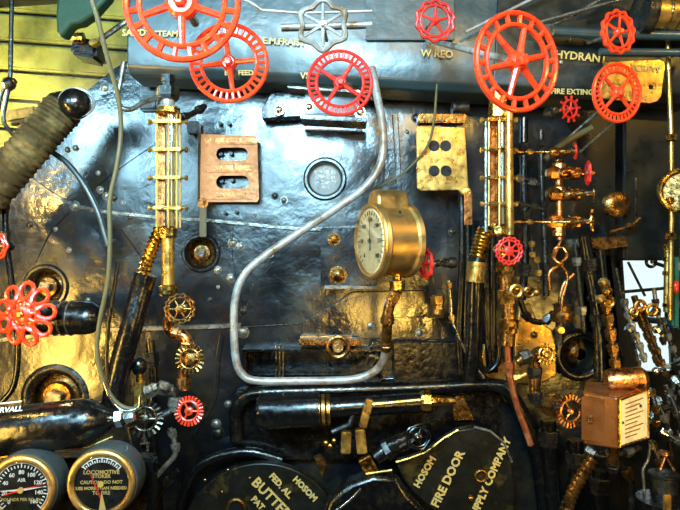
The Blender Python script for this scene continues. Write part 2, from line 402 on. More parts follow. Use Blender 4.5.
# blowdown recess with pins inside the track box
t = thing('fire_door_track', 'long black recessed slot with steel pins under the curved silver pipe', 'track', P(315, 377, 0))
g = G(); g.box(P(313, 362, .05), (S(135), .02, S(31))); g.box(P(313, 348, 0), (S(138), .09, S(2))); g.box(P(313, 378, 0), (S(138), .09, S(2)))
g.box(P(246, 363, 0), (S(2), .09, S(31))); g.box(P(381, 363, 0), (S(2), .09, S(31))); g.build('slot_box', black, t)
for a in (276, 279.5, 283): G().cyl(P(a, 346, -.01), P(a, 379, -.01), S(1), n=8).build('pin', chrome, t)
G().cyl(P(244, 348, -.02), P(246, 374, -.02), S(2), n=8).build('pin', black, t)
for a, b in ((354, 354), (375, 347), (378, 362), (372, 360), (350, 346)):
    G().tube([P(a-5, b+4, -.03), P(a-2, b-4, -.04), P(a+5, b-5, -.03)], S(1.8), 8).build('toggle_link', chrome, t)
g = G(); g.box(P(425, 361, -.03), (S(62), .06, S(38)), bev=.003); tag(g.build('valve_chest', black), 'flat black rectangular chest right of the curved silver pipe end', 'box')
tag(G().box(P(330, 341, -.05), (S(60), .05, S(5)), bev=.002).build('bronze_slide_bar', bronze), 'brown bronze slide bar resting above the black recessed slot', 'bar')
t = thing('roller_bracket', 'small dark bronze curved roller clip above the recessed slot', 'bracket', P(338, 345, -.08))
G().ring(P(338, 347, -.08), FWD, S(10, -.08), S(2.2, -.08), 24, 8).build('roller_ring', bronze, t)
G().cyl(P(338, 347, -.1), P(338, 347, -.05), S(5), n=16).build('roller_pin', bronze, t)

# bracket plate below the porthole
t = thing('mounting_bracket_plate', 'dark square bracket plate with two bolts behind the brass gauge', 'bracket', P(350, 290, 0))
G().box(P(349, 257, -.02), (S(56), .03, S(58)), bev=.004).build('plate', plate, t)
G().box(P(351, 287, -.035), (S(52), .05, S(3)), bev=.002).build('ledge', steel, t)
for a, b, r in ((334, 239, 5), (338, 275, 7)): bolt(t, a, b, -.037, r, bronze)

# upper shelf bracket
t = thing('support_bracket', 'blue-black angle bracket bolted to the plate under the top beam', 'bracket', P(325, 122, -.05))
Yb = -.06
G().prism(PP([(273, 88, Yb), (295, 82, Yb), (305, 82, Yb), (310, 116, Yb), (262, 119, Yb), (262, 108, Yb)]), (0, .05, 0)).build('gusset', black, t, bevel=.003)
G().box(P(332, 104, Yb), (S(54, Yb), .03, S(24, Yb)), Matrix.Rotation(.05, 3, 'Y'), .003).build('web', turret_m, t)
G().box(P(334, 122, Yb-.03), (S(64, Yb), .10, S(4, Yb)), Matrix.Rotation(.05, 3, 'Y'), .002).build('ledge', black, t)
G().box(P(334, 92, Yb-.02), (S(90, Yb), .08, S(5, Yb)), Matrix.Rotation(.07, 3, 'Y'), .002).build('top_flange', steel, t)
for a, b, r in ((279, 110, 4), (309, 107, 4), (360, 112, 4.5), (372, 94, 4)): bolt(t, a, b, Yb-.017, r, chrome)

# ---------------------------------------------------------------- top beam / turret
YT = -.16
tb = thing('turret_beam', 'long blue-black steam turret beam across the top with painted words', 'beam', P(400, 80, YT))
rt = Matrix.Rotation(math.radians(3.2), 3, 'Y')
g = G(); a = P(126, 73, YT); b = P(700, 103, YT); dirx = (b-a).normalized(); up = V((-dirx.z, 0, dirx.x))
prof = [(0, .30), (0, .03), (-.012, .012), (-.03, 0)]
pts0 = [(0.14, 0), (.02, 0), (.0, .02), (-.012, .10), (-.012, .22), (0, .42), (.14, .44)]
v0 = [a+up*h+V((0, y, 0)) for y, h in pts0]; g.prism(v0, dirx*(b-a).length); g.build('beam_body', turret_m, tb, bevel=.006)
q0 = a+dirx*1.0; G().prism([q0+up*h+V((0, y-.004, 0)) for y, h in [(.02, -.002), (-.002, .02), (-.012, .10), (-.012, .22), (0, .42), (.05, .42), (.05, -.002)]], dirx*.62).build('shaded_section', turret_shade_m, tb, bevel=.004)  # right stretch of the same beam, its shade put into the colour
TF = YT-.018
def tl(txt, px, py, size, m=letter, rot=0, Y=None): lettering(txt, P(px, py, (TF if Y is None else Y)-.003), FWD, S(size, TF), m, tb, rot, .001, bold=.0006)
tl('E.M.FRAIST', 284, 42, 9, rot=-.06); tl('CHACROS', 392, 30, 9.5, letterw, rot=-.04); tl('W REO', 437, 54, 10, rot=-.05)
tl('HYDRANT', 581, 57, 11, rot=-.10); tl('FIRE EXTING.', 573, 92, 7.5, rot=-.03); tl('VS', 305, 76, 9); tl('BLR FEED', 239, 73, 7)
tl('SAND', 134, 33, 9); tl('STEAM', 166, 34, 8)
for k, (a_, b_) in enumerate([(392, 8), (404, 6), (415, 3), (396, 17), (405, 2)]): tl('=', a_, b_, 8, letterw, .2)
for a_, b_ in ((556, 48), (569, 40), (587, 42), (528, 30), (561, 62)): bolt(tb, a_, b_, TF, 1.6, steel)
t = thing('cover_plate', 'darker riveted square cover panel on the top beam', 'panel', P(413, 38, TF))
G().box(P(410, 10, TF-.006), (S(88, TF), .008, S(60, TF)), bev=.002).build('panel', turret_m, t)

# cream plate with hole on the right
Yc = -.26
t = thing('cream_bracket_plate', 'pale yellow rounded plate with one hole at upper right', 'plate', P(640, 100, Yc))
o_ = PP([(600, 98, Yc), (605, 62, Yc), (660, 60, Yc), (664, 62, Yc), (665, 66, Yc), (661, 96, Yc), (657, 101, Yc), (650, 103, Yc)])
G().prism(o_, (0, .008, 0), [circ(651, 87, 2.6, Yc, 16)]).build('plate', brassy, t)
lettering('SCREW', P(646, 69, Yc-.002), FWD, S(9, Yc), letter, t, -.06, .0008); lettering('G', P(610, 66, Yc-.002), FWD, S(9, Yc), letter, t)
# brass ribbed drum top right
t = thing('ribbed_brass_cylinder', 'green-gold horizontal ribbed cylinder in the top right corner', 'cylinder', P(650, 30, -.2))
Yd = -.25
G().lathe(P(648, 12, Yd), (1, 0, -.03), [(0, S(17, Yd)), (S(60), S(17, Yd))], 28).build('drum', brassy, t)
for a_ in (650, 664, 674): G().ring(P(a_, 12, Yd), (1, 0, -.03), S(17.5, Yd), S(1.2, Yd), 28, 6).build('rib', bronze, t)
G().lathe(P(636, 12, Yd), (1, 0, -.03), [(0, S(12)), (.01, S(19)), (S(12), S(19))], 28).build('end_flange', dark, t)

# ---------------------------------------------------------------- upper rods
pipe('reach_rod', 'thin bright rod bending across the beam top beside the star wheel', 'rod', [(232, -6, -.3), (252, 3, -.3), (262, 10, -.3), (300, 13, -.3), (372, 11, -.3)], 1.6, silver, smooth=False)
pipe('reach_rod', 'short thick pale rod behind the grey star handwheel', 'rod', [(281, 27, -.182), (372, 24, -.182)], 3, silver, smooth=False)
pipe('reach_rod', 'slanting pale rod rising to the top above the largest right handwheel', 'rod', [(466, 32, -.22), (570, -20, -.22)], 1.6, silver, smooth=False)
pipe('reach_rod', 'grey rod with a bent end rising right of the large handwheel', 'rod', [(552, 25, -.24), (570, 17, -.24), (620, -12, -.24)], 1.6, steel, smooth=False)
pipe('reach_rod', 'second grey slanting rod just under the bent rod', 'rod', [(540, 22, -.26), (600, 5, -.26), (640, -5, -.26)], 1.4, steel, smooth=False)
pipe('steam_pipe', 'horizontal dark pipe running right from the large handwheel', 'pipe', [(548, 31, -.24), (600, 34, -.24), (700, 36, -.24)], 5, turret_m, couplings=(.06,), cm=steel, smooth=False)
pipe('steam_pipe', 'dark horizontal pipe passing under the top right cylinder', 'pipe', [(600, 52, -.24), (700, 53, -.24)], 4, turret_m, smooth=False)
pipe('reach_rod', 'long dim rod slanting down left behind the lower right handwheel', 'rod', [(600, 110, -.1), (560, 145, -.1), (545, 160, -.08)], 1.5, steel, smooth=False)
pipe('reach_rod', 'thin rod running up right from the small edge-on red wheel', 'rod', [(580, 152, -.28), (605, 130, -.22), (640, 104, -.1)], 1.4, steel, smooth=False)

# ---------------------------------------------------------------- red handwheels at the top
RA = (.30, -.93, -.12)
valve('wheel_valve', 'largest red ladder-rim handwheel at the top left edge', 182, 3, -.62, 59, (.02, -1, -.05), 'ladder', 5, 20, red, stem=60, ph=-PI/2, hubr=.28, body=False)
valve('wheel_valve', 'red fine-ladder handwheel overlapping below the largest left wheel', 229, 63, -.52, 40, (.03, -1, -.05), 'ladder', 4, 34, red, stem=60, ph=.12, body=False)
valve('wheel_valve', 'grey unpainted star handwheel with six spokes', 323, 25, -.46, 27, (-.05, -1, -.05), 'star', 6, 6, silver, stem=50, ph=PI/2, body=False)
valve('wheel_valve', 'red fine-ladder handwheel below the grey star wheel', 340, 83, -.48, 33.5, (.06, -1, -.03), 'ladder', 4, 36, redd, stem=60, ph=1.0, body=False, end=(352, 86, -.12), smat=steel)
valve('wheel_valve', 'small faded red scalloped handwheel beside white lettering', 435, 21, -.42, 21.5, (.18, -1, -.1), 'lobed', 5, 10, redd, stem=40, ph=.3, body=False)
valve('wheel_valve', 'largest right-hand red wheel with six spokes and square openings', 517, 62, -.62, 50.5, (.36, -.93, -.05), 'ladder', 6, 18, red, stem=60, ph=1.35, body=False, end=(428, 40, -.20), smat=silver)
valve('wheel_valve', 'small red scalloped handwheel near the top right corner', 618, 32, -.42, 22.5, (.36, -.93, -.05), 'lobed', 5, 12, red, stem=40, ph=.2, body=False)
valve('wheel_valve', 'red fine-ladder handwheel in front of the cream plate', 617, 93, -.50, 30, (.30, -.95, -.05), 'ladder', 4, 34, red, stem=50, ph=.85, body=False, end=(612, 96, -.17))
valve('wheel_valve', 'tiny red toothed wheel under the small lettering', 570, 109, -.34, 13.5, (.42, -.9, -.05), 'toothed', 5, 10, redd, stem=20, ph=.2, body=True, bm=dark)
valve('wheel_valve', 'small edge-on red wheel, upper of the two', 575, 151, -.30, 9, (.93, -.2, .05), 'lobed', 4, 6, redd, stem=12, bm=bronze, ph=.3)
valve('wheel_valve', 'small edge-on red wheel, lower of the two', 588, 173, -.32, 12.5, (.93, -.16, 0), 'lobed', 4, 8, redd, stem=26, bm=copper, ph=.1, end=(572, 173, -.32))
valve('wheel_valve', 'red lobed wheel under the right water glass', 509, 251, -.36, 15, (.1, -1, -.05), 'lobed', 8, 16, redd, stem=20, bm=brass, hubr=.34)
valve('wheel_valve', 'edge-on red wheel just right of the brass pressure gauge', 426, 264, -.30, 16, (-.90, -.28, 0), 'lobed', 4, 9, redd, stem=24, bm=dark, end=(446, 263, -.28))
valve('wheel_valve', 'red close-toothed wheel right of the dark valve cluster', 189, 411, -.26, 15, (-.05, -1, .1), 'toothed', 3, 24, red, stem=14, bm=dark, hubr=.3, nutm=copper)
valve('wheel_valve', 'bright red petal-looped wheel at the left edge', 24, 314, -.34, 32, (-.12, -1, .05), 'petal', 9, 9, red, bm=dark, stem=26, ph=.1, hubr=.3, nutm=copper)
valve('wheel_valve', 'red wheel cut off by the left edge', -7, 246, -.3, 16, (0, -1, 0), 'lobed', 5, 8, red, bm=dark, stem=20)
# brass and dark wheels
valve('wheel_valve', 'dark bronze toothed wheel at the left water glass foot', 180, 309, -.28, 16, (.1, -1, .1), 'lobed', 6, 14, bronze, stem=14, bm=bronze, hubr=.3)
valve('wheel_valve', 'brass toothed wheel with copper hub below the elbow', 190, 359, -.28, 15, (-.1, -1, .1), 'toothed', 3, 20, bronze, stem=14, bm=copper, hubr=.42, nutm=copper)
valve('wheel_valve', 'black toothed wheel in the lower left valve cluster', 145, 419, -.36, 18, (.1, -1, .15), 'toothed', 4, 20, gunmetal, stem=14, bm=dark, hubr=.3, nutm=chrome)
valve('wheel_valve', 'bright brass toothed wheel in front of the brass sheet', 546, 354, -.28, 11, (.1, -1, .1), 'toothed', 5, 16, brass, stem=12, bm=bronze, hubr=.4)
valve('wheel_valve', 'copper-toothed wheel left of the orange-brown case', 570, 411, -.40, 16.5, (.22, -.97, .05), 'toothed', 3, 24, copper, stem=12, bm=dark, hubr=.22)
valve('wheel_valve', 'black clover wheel above the arc handle of the fire door', 418, 437, -.26, 13.5, (.1, -1, .1), 'lobed', 5, 5, black, stem=30, bm=dark, end=(385, 455, -.12), hubr=.35, nutm=chrome)

# ---------------------------------------------------------------- water glasses
def water_gauge(label, x, y0, y1, Y, w_, ys, slant=0, group=None):
    r = thing('water_gauge_glass', label, 'gauge', P(x, y1, Y), group)
    X = lambda py: x+slant*(py-y0)
    G().box((P(X(y0)-w_*.32, y0, Y+.015)+P(X(y1)-w_*.32, y1, Y+.015))/2, (S(w_*.42, Y), .02, S(y1-y0, Y)), bev=.003).build('back_body', copper, r)
    G().cyl(P(X(y0)+w_*.18, y0, Y), P(X(y1)+w_*.18, y1, Y), S(w_*.22, Y), n=16).build('glass_tube', amber, r)
    G().cyl(P(X(y0)+w_*.18, y0, Y), P(X(y1)+w_*.18, y1, Y), S(w_*.10, Y), n=10).build('red_line_core', white, r)
    for dx, dy in ((-.5, -.012), (.02, -.02), (.40, -.015), (.55, 0)):
        G().cyl(P(X(y0)+w_*dx, y0, Y+dy), P(X(y1)+w_*dx, y1, Y+dy), S(1.2, Y), n=8).build('guard_rod', brassd, r)
    for yy in ys:
        c = G().box(P(X(yy), yy, Y-.008), (S(w_*1.25, Y), .03, S(3.2, Y)), bev=.002).build('clamp', brass, r)
        for s in (-1, 1):
            G().lathe(P(X(yy)+s*w_*.62, yy, Y-.012), (s, 0, 0), [(0, S(1.3, Y)), (S(3.5, Y), S(1.3, Y)), (S(3.5, Y), S(2.6, Y)), (S(6, Y), S(2.6, Y)), (S(6.5, Y), S(1, Y))], 8).build('clamp_screw', brassy, c)
    for yy, h, k in ((y0-3, 8, 1.1), (y1+4, 12, .85)):
        G().lathe(P(X(yy), yy+h/2, Y), (0, 0, 1), [(0, S(w_*.4*k, Y)), (S(h*.2, Y), S(w_*.5*k, Y)), (S(h*.8, Y), S(w_*.5*k, Y)), (S(h, Y), S(w_*.35*k, Y))], 8).build('end_block', brass, r, smooth=False)
    return r
Yg = -.26
wg = water_gauge('tall brass and glass water gauge on the left with clamps', 168, 114, 228, Yg, 22, (122, 150, 178, 208))
G().lathe(P(168, 112, Yg), (0, 0, 1), [(0, S(9)), (S(5), S(8)), (S(6), S(6)), (S(12), S(6))], 12).build('top_fitting', silver, wg)
G().lathe(P(168, 100, Yg), (0, 0, 1), [(0, S(9)), (S(3), S(10)), (S(10), S(10)), (S(11), S(5)), (S(15), S(5)), (S(15), S(6)), (S(21), S(6)), (S(22), S(3))], 6).build('top_nut', dark, wg, smooth=False)
G().box(P(150, 104, Yg+.02), (S(16), .03, S(14)), bev=.006).build('steam_cock', dark, wg)
G().cyl(P(168, 236, Yg), P(168, 292, Yg), S(6.5, Yg), n=16).build('drain_column', brassy, wg)
G().lathe(P(168, 296, Yg), (0, 0, 1), [(0, S(6)), (S(2), S(8)), (S(8), S(8)), (S(10), S(6))], 6).build('column_nut', brass, wg, smooth=False)
pipe('bypass_arm', 'small dark valve arm with nut beside the left water gauge top', 'valve', [(180, 118, -.22), (192, 114, -.18), (205, 106, -.14)], 3, dark, couplings=(.2, .85), cm=dark)
pipe('gauge_drain_pipe', 'copper elbow pipe dropping from the left water gauge', 'pipe', [(168, 318, -.25), (170, 330, -.24), (184, 336, -.24), (187, 346, -.24), (184, 372, -.22), (184, 390, -.22)], 5.5, copper, couplings=(.3, .62, .93), cm=copper)
wg2 = water_gauge('slim brass water gauge on the right above the red wheel', 499, 118, 226, Yg, 20, (120, 150, 178, 204))
G().cyl(P(486, 122, Yg-.01), P(486, 232, Yg-.01), S(1.6), n=8).build('side_rod', steel, wg2)
G().cyl(P(509, 112, Yg-.02), P(510, 235, Yg-.02), S(3.6), n=12).build('bright_column', brassy, wg2)
G().lathe(P(498, 112, Yg), (0, 0, 1), [(0, S(8)), (S(12), S(8)), (S(13), S(5)), (S(18), S(5))], 8).build('top_fitting', bronze, wg2)
pipe('brass_drain_body', 'knobbly brass valve column below the red lobed wheel', 'valve', [(505, 262, -.3), (507, 290, -.3), (509, 315, -.3), (508, 345, -.3)], 7, bronze, couplings=(.12, .45, .8), cm=brass)
pipe('red_brown_pipe', 'slim red-brown pipe slanting down beside the fire door frame', 'pipe', [(508, 318, -.3), (508, 358, -.3), (514, 395, -.3), (531, 445, -.3)], 3.3, rust, couplings=(.08, .42), cm=rust)

# ---------------------------------------------------------------- copper stencil plate
Yp = -.045
t = thing('instruction_plate', 'copper instruction plate with two oval slots on blue plate', 'plate', P(203, 238, Yp))
def slot(x0, x1, yc, h, Y): 
    pts = []; r = h/2
    for k in range(9): a = -PI/2+PI*k/8; pts.append((x1-r+r*math.cos(a), yc+r*math.sin(a), Y))
    for k in range(9): a = PI/2+PI*k/8; pts.append((x0+r+r*math.cos(a), yc+r*math.sin(a), Y))
    return PP(pts)
G().prism(PP([(201, 134, Yp), (255, 136, Yp), (257, 142, Yp), (259, 199, Yp), (257, 202, Yp), (203, 202, Yp), (200, 199, Yp)]), (0, .006, 0), [slot(216, 248, 154, 13, Yp), slot(216, 249, 182, 13, Yp)]).build('plate', copperp, t)
for i, (yy, tx) in enumerate(((140.5, 'GAUGE COCK HIGH'), (168, 'WATER LEVEL'), (195, 'LOW LEVEL'))):
    G().prism(PP([(206, yy-4, Yp-.002), (256, yy-4.5, Yp-.002), (257, yy+4, Yp-.002), (206, yy+4.5, Yp-.002), (203, yy, Yp-.002)]), (0, .002, 0)).build('raised_band', copperp, t, bevel=.0006)
    lettering(tx, P(232, yy, Yp-.0035), FWD, S(6, Yp), copper, t, 0, .0008, bold=.0003)
G().cyl(P(200, 134, Yp+.01), P(200, 204, Yp+.01), S(2.4), n=8).build('hinge_edge', dark, t)
G().cyl(P(203, 203, Yp-.004), P(203, 203, Yp+.01), S(5), n=16).build('pivot_washer', copper, t)
G().box(P(203, 220, Yp+.004), (S(7, Yp), .006, S(34, Yp)), bev=.002).build('strap', hose, t)
G().box(P(194, 128, Yp+.015), (S(12), .03, S(12)), bev=.003).build('mount_block', dark, t)
for a_, b_, w_s in ((222, 155, 'left stud in the upper slot of the copper plate'), (232, 154.5, 'right stud in the upper slot of the copper plate'), (223, 182, 'left stud in the lower slot of the copper plate'), (233, 181, 'right stud in the lower slot of the copper plate'), (226, 213, 'left stud of the pair below the copper plate'), (237, 212, 'right stud of the pair below the copper plate'), (221, 124.5, 'left stud of the pair above the copper plate'), (230, 124.5, 'right stud of the pair above the copper plate')):
    tag(G().lathe(P(a_, b_, 0), FWD, [(0, S(2.4)), (.012, S(2.4)), (.02, S(1.8))], 8).build('gauge_stud', black), 'small black '+w_s, 'stud', 'studs around the copper plate')

# yellow brass plate
Yq = -.14
t = thing('switch_plate', 'yellow brass plate with four black sockets and hanging strap', 'plate', P(470, 226, Yq))
G().prism(PP([(416, 126, Yq), (465, 127, Yq), (469, 191, Yq), (462, 195, Yq), (458, 190, Yq), (421, 191, Yq), (417, 188, Yq)]), (0, .008, 0)).build('plate', brassy, t, bevel=.002)
for a_, b_ in ((434, 146), (445.5, 146), (434, 171), (446, 171)):
    G().lathe(P(a_, b_, Yq+.001), FWD, [(0, S(5.6, Yq)), (.0015, S(5.6, Yq))], 20).build('socket', blackface, t)
G().cyl(P(467, 192, Yq-.004), P(467, 192, Yq+.008), S(4.2, Yq), n=16).build('pivot', brass, t)
G().box(P(468, 209, Yq), (S(8, Yq), .006, S(32, Yq)), bev=.0015).build('strap', copper, t)
G().box(P(441, 120, Yq+.02), (S(44), .05, S(8)), bev=.003).build('hanger', bronze, t)
G().cyl(P(452, 108, -.1), P(468, 108, -.1), S(7), n=14).build('hanger_boss', dark, t)

# ---------------------------------------------------------------- brass pressure gauge
Y_ = -.33
ax = V((-.925, -.375, -.02)).normalized(); C = P(372, 241, Y_); R = S(38, Y_)
pg = thing('pressure_gauge', 'big round brass pressure gauge facing left on a curved pipe', 'gauge', P(392, 290, Y_))
back = -ax
G().lathe(C, back, [(0, R*.93), (0, R), (.008, R*1.02), (.015, R*.93), (.083, R*.90), (.088, R*.97), (.098, R*.99), (.104, R*.9), (.11, R*.3)], 48).build('case', brassd, pg)
bz = G().ring(C+ax*.002, ax, R*.93, R*.075, 48, 8).build('bezel', brassd, pg)
d = G().lathe(C+ax*.003, ax, [(0, R*.86), (.001, R*.86)], 40).build('dial', creamp, pg)
u, v, wv = basis(ax); g = G()
for k in range(25):
    a_ = math.radians(225-k*11.25); q = C+ax*.005+(u*math.cos(a_)+v*math.sin(a_))*R*.74
    g.cyl(q-(u*math.cos(a_)+v*math.sin(a_))*R*.06, q+(u*math.cos(a_)+v*math.sin(a_))*R*.06, .0011, n=4)
g.build('scale', blackface, d)
for k, tx in enumerate(('0', '50', '100', '150', '200', '250', '300')):
    a_ = math.radians(225-k*45); lettering(tx, C+ax*.0045+(u*math.cos(a_)+v*math.sin(a_))*R*.55, ax, R*.17, blackface, d, name='numeral')
G().prism([C+ax*.006+u*x_+v*y_ for x_, y_ in ((-.003, -R*.25), (.003, -R*.25), (.001, R*.65), (-.001, R*.65))], ax*.001).build('needle', blackface, d)
G().lathe(C+ax*.006, ax, [(0, R*.08), (.004, R*.06)], 12).build('needle_boss', blackface, d)
G().lathe(C+ax*.011, ax, [(0, R*.88), (.002, R*.86)], 40).build('glass', glass, pg)
c1 = C+back*.002+V((0, 0, R*.88)); c2 = C+back*.085+V((0, 0, R*.88))       # lamp hood on the rim
w_ = S(13, Y_); path = []
perp = v
uu = u
o_ = []
for k in range(13): a_ = PI*k/12; o_.append(c1+uu*w_*math.cos(a_)*1.0+V((0, 0, 1))*(S(5, Y_)+w_*math.sin(a_)))
o_ = [c1+uu*w_+V((0, 0, -S(6)))]+o_+[c1-uu*w_+V((0, 0, -S(6)))]
G().prism(o_, back*.085).build('light_hood', brassd, pg, bevel=.006)
G().lathe(P(400, 212, Y_-.06), FWD, [(0, .004), (.002, .003)], 10).build('hood_screw', black, pg)
G().lathe(P(397, 292, Y_+.03), (0, 0, 1), [(0, S(5)), (S(2), S(6)), (S(9), S(6)), (S(10), S(4)), (S(16), S(4))], 6).build('stem_nut', brass, pg, smooth=False)

# curved silver pipe
pipe('siphon_pipe', 'long curved silver-painted pipe looping from beam down to the gauge', 'pipe',
     [(372, 68, -.16), (377, 95, -.18), (383, 130, -.2), (381, 162, -.2), (366, 186, -.2), (338, 207, -.2), (300, 232, -.18), (262, 258, -.18), (243, 277, -.18), (235, 300, -.18), (234, 330, -.18),
      (236, 360, -.18), (243, 375, -.18), (258, 381, -.18), (300, 381, -.18), (345, 380, -.18), (366, 376, -.18), (380, 366, -.2), (386, 350, -.24), (387, 325, -.28), (388, 305, -.29), (397, 288, -.3)], 4.0, silver, n=12, k=6)
pipe('pipe_wrapping', 'short knobbly brown sleeve on the pipe below the brass gauge', 'sleeve', [(386, 350, -.25), (387, 330, -.283), (389, 308, -.295), (397, 290, -.30)], 5, bronze, couplings=(.1, .5, .9), cm=bronze)
pipe('thin_cable', 'thin brown cable curving down from the beam past the brass plate', 'cable', [(437, 84, -.2), (434, 120, -.18), (428, 145, -.16), (412, 165, -.14), (396, 178, -.14), (372, 190, -.14)], 1.3, hose)

# ---------------------------------------------------------------- left side pipes
pipe('rubber_hose', 'long olive rubber hose hanging from the top past the left plate', 'hose', [(88, -12, -.5), (98, 20, -.48), (108, 60, -.45), (118, 96, -.42), (121, 130, -.4), (117, 165, -.4), (110, 200, -.4), (110, 240, -.4), (108, 280, -.4), (100, 320, -.4), (97, 350, -.4), (103, 380, -.4), (116, 402, -.4), (132, 409, -.4), (142, 402, -.38)], 2.6, hose, n=10)
pipe('rubber_hose', 'short pale hose curving into the left water gauge top', 'hose', [(124, 62, -.34), (121, 80, -.34), (118, 97, -.34), (122, 108, -.34), (132, 109, -.33), (144, 102, -.31), (158, 98, -.28)], 2.6, steel)
pipe('black_pipe', 'thin shiny black pipe arcing over the left plate', 'pipe', [(52, 152, -.15), (68, 164, -.15), (85, 186, -.15), (98, 212, -.15), (104, 232, -.15), (108, 246, -.15)], 2.8, turret_m)
pipe('black_pipe', 'thin black pipe beside the olive hose at lower left', 'pipe', [(118, 262, -.3), (114, 290, -.3), (108, 330, -.3), (107, 370, -.3), (112, 400, -.3)], 2, black)
t = thing('thick_black_hose', 'thick black hose with a ribbed brass collar', 'hose', P(118, 400, -.28))
pth = catmull(PP([(146, 274, -.27), (140, 295, -.27), (132, 325, -.28), (122, 360, -.28), (112, 405, -.28)]), 6)
G().tube(pth, S(11, -.28), 14).build('rubber_tube', black, t)
pt2 = catmull(PP([(160, 228, -.25), (153, 246, -.26), (147, 262, -.27), (143, 282, -.27)]), 8)
G().tube(pt2, [S(7.2 if k % 2 else 5.4, -.27) for k in range(len(pt2))], 14).build('ribbed_collar', brass, t)
G().tube(catmull(PP([(143, 280, -.27), (139, 296, -.275), (136, 308, -.28)]), 4), S(7.5, -.27), 12).build('hose_clamp', bronze, t)
# wrapped pipe
t = thing('lagged_pipe', 'thick rope-wrapped brown pipe in the upper left corner', 'pipe', P(20, 170, -.22))
pth = catmull(PP([(-30, 214, -.26), (0, 182, -.25), (25, 153, -.24), (48, 126, -.22), (64, 108, -.20)]), 12)
G().tube(pth, [S(20 if k % 2 else 18.2, -.22)*(1+.03*math.sin(k*1.7)) for k in range(len(pth))], 20).build('wrapping', lag, t)
e = P(64, 109, -.2); dd = (P(80, 94, -.23)-e).normalized()
G().lathe(e, dd, [(-.02, S(17)), (0, S(17)), (.01, S(15)), (.02, S(14))], 20).build('end_band', dark, t)
G().sphere(P(75, 104, -.23), S(15.5, -.23), 24).build('ball_cap', black, t)
G().ring(P(77, 102, -.225), (.35, -.8, .35), S(16, -.23), S(1.6, -.23), 32, 8).build('cap_ring', silver, t)
# cab upright rods far left
t = thing('conduit_rod', 'thin dark vertical rod with clamps at the far left', 'rod', P(8, 130, .2))
G().tube(catmull(PP([(12, -10, .1), (11, 40, .1), (10, 80, .1), (6, 100, .1), (4, 122, .1), (18, 140, .1), (22, 150, .1)]), 5), S(2.2, .1), 8).build('rod', dark, t)
G().tube(catmull(PP([(8, 84, .12), (1, 95, .12), (-3, 120, .12)]), 4), S(2, .1), 8).build('branch', dark, t)
G().sphere(P(9, 84, .1), S(7, .1), 12).build('clamp', dark, t)
G().sphere(P(13, 82, .1), S(4, .1), 10).build('clamp', bronze, t)
tag(G().box(P(24, 116, .18), (S(32, .18), .05, S(14, .18)), Matrix.Rotation(-.15, 3, 'Y'), .01).build('wall_block', lag), 'brown wooden block fixed to the yellow-green boards', 'block')
t = thing('green_canvas_cover', 'dark green canvas cover hanging beside the olive hose at top', 'cover', P(72, 38, -.1))
G().prism(PP([(57, -6, -.1), (110, -6, -.1), (92, 14, -.1), (80, 22, -.1), (70, 24, -.1), (62, 36, -.1), (56, 34, -.1), (55, 14, -.1)]), (0, .05, 0)).build('cover', greenp, t, bevel=.01)
t = thing('pipe_joint_cluster', 'dark metal joint with brass bits against the green boards', 'fitting', P(90, 60, .15))
G().box(P(90, 52, .12), (S(26, .1), .10, S(18, .1)), Matrix.Rotation(.2, 3, 'Y'), .01).build('joint_body', dark, t)
G().cyl(P(74, 38, .05), P(84, 38, .05), S(5, .1), n=10).build('brass_cock', brass, t)
G().box(P(95, 43, .04), (S(9, .1), .03, S(5, .1)), Matrix.Rotation(-.5, 3, 'Y'), .003).build('brass_lug', brassy, t)
G().cyl(P(100, 40, .1), P(128, 20, .1), S(3), n=8).build('arm', steel, t)
pipe('drain_rod', 'thin black rod with knuckles under the lagged pipe at left', 'rod', [(5, 206, -.2), (6, 232, -.2), (9, 262, -.2), (14, 300, -.2), (18, 350, -.2), (14, 385, -.2), (2, 402, -.2)], 3, black, couplings=(.03, .2), cm=dark)

# small dark cylinder and big cylinder at lower left
t = thing('short_black_cylinder', 'short black drum with bright highlights right of the petal wheel', 'cylinder', P(70, 335, -.18))
G().lathe(P(20, 318, -.18), (1, 0, 0), [(0, S(15)), (S(66, -.18), S(15)), (S(72, -.18), S(14)), (S(79, -.18), S(10)), (S(81, -.18), S(4))], 28).build('drum', black, t)
for a_ in (56, 64, 72): G().ring(P(a_, 318, -.18), (1, 0, 0), S(15.3), S(.8), 28, 6).build('band', steel, t)
Yk = -.42
t = thing('black_gas_cylinder', 'long glossy black cylinder with white lettering at lower left', 'cylinder', P(30, 450, Yk))
A = P(-40, 437, Yk); B = P(104, 420, Yk); dd = (B-A).normalized(); L_ = (B-A).length; rr = S(24, Yk)
G().lathe(A, dd, [(-.02, rr*.8), (0, rr), (L_-.055, rr), (L_-.03, rr*.93), (L_-.01, rr*.72), (L_+.012, rr*.42), (L_+.02, rr*.30), (L_+.05, rr*.26)], 36).build('cylinder_body', black, t)
G().lathe(B+dd*.03, dd, [(0, rr*.38), (.014, rr*.38), (.018, rr*.25), (.04, rr*.2)], 6).build('neck_nut', chrome, t, smooth=False)
G().tube([A+dd*.0+V((0, -rr*.2, -rr*1.0)), A+dd*L_*.9+V((0, -rr*.2, -rr*1.0)), B+V((.02, 0, -rr*.7))], S(1.2, Yk), 8).build('edge_wire', brassy, t)
lettering('GARVALL', P(10, 408, Yk-.035)+V((0, -.018, 0)), (0, -.75, .66), S(7.5, Yk), letterw, t, .1, .0006, bold=.0004)
G().box(P(10, 402, Yk-.03)+V((0, -.006, 0)), (S(26, Yk), .003, .003), Matrix.Rotation(-.11, 3, 'Y')).build('white_stripe', letterw, t)
